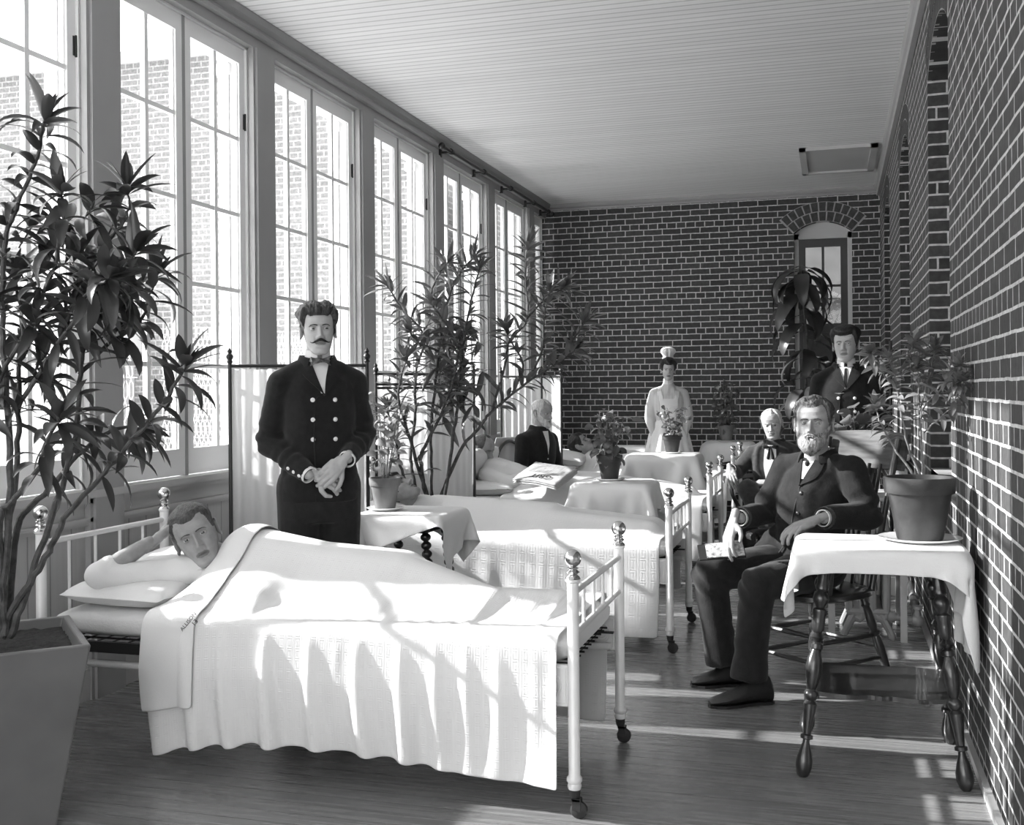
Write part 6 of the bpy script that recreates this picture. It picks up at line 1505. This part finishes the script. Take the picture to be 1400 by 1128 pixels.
# dark haired sleeper in the farthest bed
hp=(-2.42,10.64,.855); hr=Matrix.Rotation(math.radians(95),3,'Z')@Matrix.Rotation(math.radians(-48),3,'X')
patient('dark-haired man asleep in the farthest bed',(-2.3,10.7,.60),H_DRK,hp,hr,[(-2.33,10.68,.75),(-2.2,10.70,.68)],[((-2.32,10.68,.73),(-2.15,10.70,.68),.09,.10)])
# sleeper in the second bed, hidden by the pot plant
hp=(-2.50,6.10,.80); hr=Matrix.Rotation(math.radians(80),3,'Z')@Matrix.Rotation(math.radians(-60),3,'X')
patient('dark-haired man lying in the second bed, mostly hidden by the flowerpot',(-2.4,6.2,.60),H_DRK,hp,hr,[(-2.40,6.16,.72),(-2.25,6.2,.66)],[((-2.38,6.16,.69),(-2.2,6.2,.66),.09,.10)])
# ------------------------------------------------------------------ chairs
CL=[(.013,0),(.017,.03),(.020,.2),(.024,.42),(.021,.50),(.016,.54),(.024,.56),(.025,.585),(.016,.60),(.022,.66),(.019,.80),(.016,.86),(.022,.885),(.016,.91),(.018,1.)]
def arm_chair(label,loc,rz,m_='chair_wood'):
    t=thing('wooden_chair',label,'chair',loc,rz)
    m=MB(); R=[]
    def ring(ins,z):
        out=[]
        for k in range(36):
            a=2*PI*k/36; c,s=math.cos(a),math.sin(a); out.append(((.245-ins)*abs(c)**.6*(1 if c>0 else -1),(.235-ins)*abs(s)**.65*(1 if s>0 else -1),z))
        return out
    m.rings([ring(.02,.415),ring(.0,.425),ring(0,.445),ring(.012,.455)]); m.build('seat',m_,t)
    F=[(-.215,-.215,0),(.215,-.215,0),(.235,.27,0),(-.235,.27,0)]; T=[(-.17,-.16,.42),(.17,-.16,.42),(.16,.16,.42),(-.16,.16,.42)]
    for f,p in zip(F,T): m=MB(); m.lathe(CL,axis=(f,p),seg=14); m.build('leg',m_,t)
    L=lambda k,u: V(F[k]).lerp(V(T[k]),u)
    for a,b,us in ((0,1,(.35,.62)),(0,3,(.30,.55)),(1,2,(.30,.55)),(2,3,(.42,))):
        for u in us:
            p,q=L(a,u),L(b,u); m=MB(); d=q-p; m.tube([p,p+d*.15,p+d*.5,p+d*.85,q],[.008,.010,.0135,.010,.008],8); m.build('stretcher',m_,t)
    # raked back with spindles and a broad crest rail
    for q in (-1,1): m=MB(); m.tube(bez([(q*.19,.19,.44),(q*.20,.26,.76),(q*.215,.36,1.15)],6),[.016]*13,10); m.build('back_post',m_,t)
    for k in range(1,6): x=-.19+.38*k/6; m=MB(); m.tube([(x*.95,.20,.445),(x,.265,.76),(x*1.05,.33,1.03)],[.0085,.010,.0085],8); m.build('back_spindle',m_,t)
    G=[]
    for i in range(17):
        u=-1+i/8; G.append([(u*.245,.352-.045*(1-u*u)*-.6+(z-1.01)*.30-.012,z+(.012*(1-u*u) if z>1.08 else 0)) for z in np.linspace(1.005,1.175,7)])
    m=MB(); m.grid(np.array(G),True,.020); m.build('crest_rail','crest_wood',t)
    # arms
    for q in (-1,1):
        m=MB(); m.tube(bez([(q*.205,.27,.70),(q*.25,.12,.695),(q*.265,-.05,.69),(q*.25,-.17,.685),(q*.20,-.19,.68)],5),[.016]*21,8,flat=1.2); m.build('arm',m_,t)
        m=MB(); m.tube([(q*.215,-.12,.445),(q*.245,-.12,.69)],[.010,.010],8); m.build('arm_post',m_,t)
    return t
arm_chair('dark turned-leg wooden armchair with a broad shiny crest rail, under the bearded man',(-.105,5.435,0),math.radians(-42))
def bentwood(label,loc,rz):
    t=thing('bentwood_chair',label,'chair',loc,rz); m_='chair_wood'
    m=MB(); m.lathe([(0,.435),(.21,.435),(.225,.445),(.225,.465),(.20,.47),(0,.466)],seg=36); m.build('seat',m_,t)
    for x,y in ((-.17,-.15),(.17,-.15)): m=MB(); m.tube([(x*1.15,y*1.2,0),(x,y,.44)],[.012,.016],10); m.build('leg',m_,t)
    m=MB(); m.tube(bez([(-.19,.26,0),(-.17,.20,.44),(-.19,.27,.80),(0,.30,.95),(.19,.27,.80),(.17,.20,.44),(.19,.26,0)],8),.015,10); m.build('back_loop',m_,t)
    m=MB(); m.tube(bez([(-.23,-.16,.44),(-.27,-.24,.58),(-.27,-.15,.68),(-.24,.10,.69),(-.18,.24,.68),(0,.285,.68),(.18,.24,.68),(.24,.10,.69),(.27,-.15,.68),(.27,-.24,.58),(.23,-.16,.44)],6),.016,10); m.build('arm',m_,t)
    m=MB(); m.rings([[(.20*math.cos(a),.20*math.sin(a),.22+.010*math.sin(b)) if False else ((.19+.009*math.cos(b))*math.cos(a),(.19+.009*math.cos(b))*math.sin(a),.22+.009*math.sin(b)) for b in [2*PI*k/8 for k in range(8)]] for a in [2*PI*k/40 for k in range(41)]],cap=False); m.build('ring_stretcher',m_,t)
    return t
bentwood('dark bentwood armchair under the white-haired man in the black coat',(-2.52,9.26,0),math.radians(62))
bentwood('dark bentwood armchair under the man with crossed legs',(-.46,8.98,0),math.radians(-14))
# white cloth hung over the back of the bentwood chair
m=MB(); G=np.zeros((12,14,3))
for i in range(12):
    for j in range(14):
        v=j/13; u=-1+2*i/11; G[i,j]=(u*.17,.315+.02*math.sin(v*PI)+.006*math.sin(u*9),.99-.42*v) if v>.08 else (u*.17,.30,.985)
m.grid(G,True,.004); o=m.build('cloth','linen'); tag(o,'white cloth hanging over the back of the bentwood chair beside the seated man in black','cloth'); o.location=(-2.52,9.26,0); o.rotation_euler=(0,0,math.radians(62))
def txt(s_,size,loc,rot,par,m_,name='lettering',ext=.0004):
    c=bpy.data.curves.new(name,'FONT'); c.body=s_; c.size=size; c.extrude=ext; c.align_x='CENTER'; c.align_y='CENTER'; c.materials.append(M[m_])
    o=bpy.data.objects.new(name,c); COL.objects.link(o); bpy.context.view_layer.update(); me=evaluate(o); bpy.data.objects.remove(o); me.name=name; me.materials.clear(); me.materials.append(M[m_])
    o=link(name,me,par); o.location=loc; o.rotation_euler=rot; return o
# small laundry mark stamped on the turned sheet
bvs=bvh_of(SHEET.data)
for w_,dx,dz,sz in (('ALLISON',0,0,.020),('13',.012,-.022,.024)):
    d_=V((-.5660,.8761,-.2081)); h_=bvs.ray_cast(V((0,0,1.4)),d_.normalized())
    if h_[0]:
        n_=h_[1] if h_[1].dot(d_)<0 else -h_[1]; u_=V((.55,-.15,.8)); u_=(u_-n_*u_.dot(n_)).normalized(); v_=n_.cross(u_)
        R_=Matrix((u_,v_,n_)).transposed(); p_=h_[0]+n_*.003+v_*dz+u_*dx
        txt(w_,sz,p_,R_.to_euler(),SHEET,'ink','laundry_mark',.0003)
# newspaper on the third bed, its title upside down to us
np_=thing('newspaper','folded newspaper lying on the knees of the balding patient','newspaper',(-2.11,8.06,.765),0); 
m=MB()
for k in range(3):
    o_=.006*k; G=np.zeros((12,9,3))
    for i in range(12):
        for j in range(9): u=i/11;v=j/8; G[i,j]=(-.20+.40*u+o_,-.15+.30*v-o_*1.5,-.012*k+.018*math.sin(u*PI)*(1-v*.5)+.003*math.sin(v*5+k))
    m.grid(G,True,.0015)
m.build('sheets','newsprint',np_,0)
txt('GRIT',.085,(.02,-.075,.020),(math.radians(2),0,PI),np_,'ink','title_lettering')
m=MB()
for k in range(14): y=-.02+.011*k; [m.box((-.17+c*.075,y,.0185),(-.105+c*.075,y+.004,.0192)) for c in range(5)]
o=m.build('printed_columns','newsprint_ink',np_)
np_.rotation_euler=(math.radians(22),math.radians(5),math.radians(-20))
# ------------------------------------------------------------------ repeats carry the name of their set
for o in list(SC.objects):
    if o.parent is None and o.get('label') and not o.get('group') and not o.get('kind'):
        g={'mattress':'mattresses of the iron beds','pillow':'white pillows on the beds','coverlet':'white coverlets on the beds','side_table':'small dark bedside tables','tablecloth':'white cloths on the small tables','flowerpot':'potted plants on the tables','folding_screen':'white curtained folding screens','bentwood_chair':'bentwood armchairs','wire_guard':'looped wire guards outside the windows','radiator':'radiators along the brick wall'}.get(o.name.split('.')[0])
        if g: o['group']=g
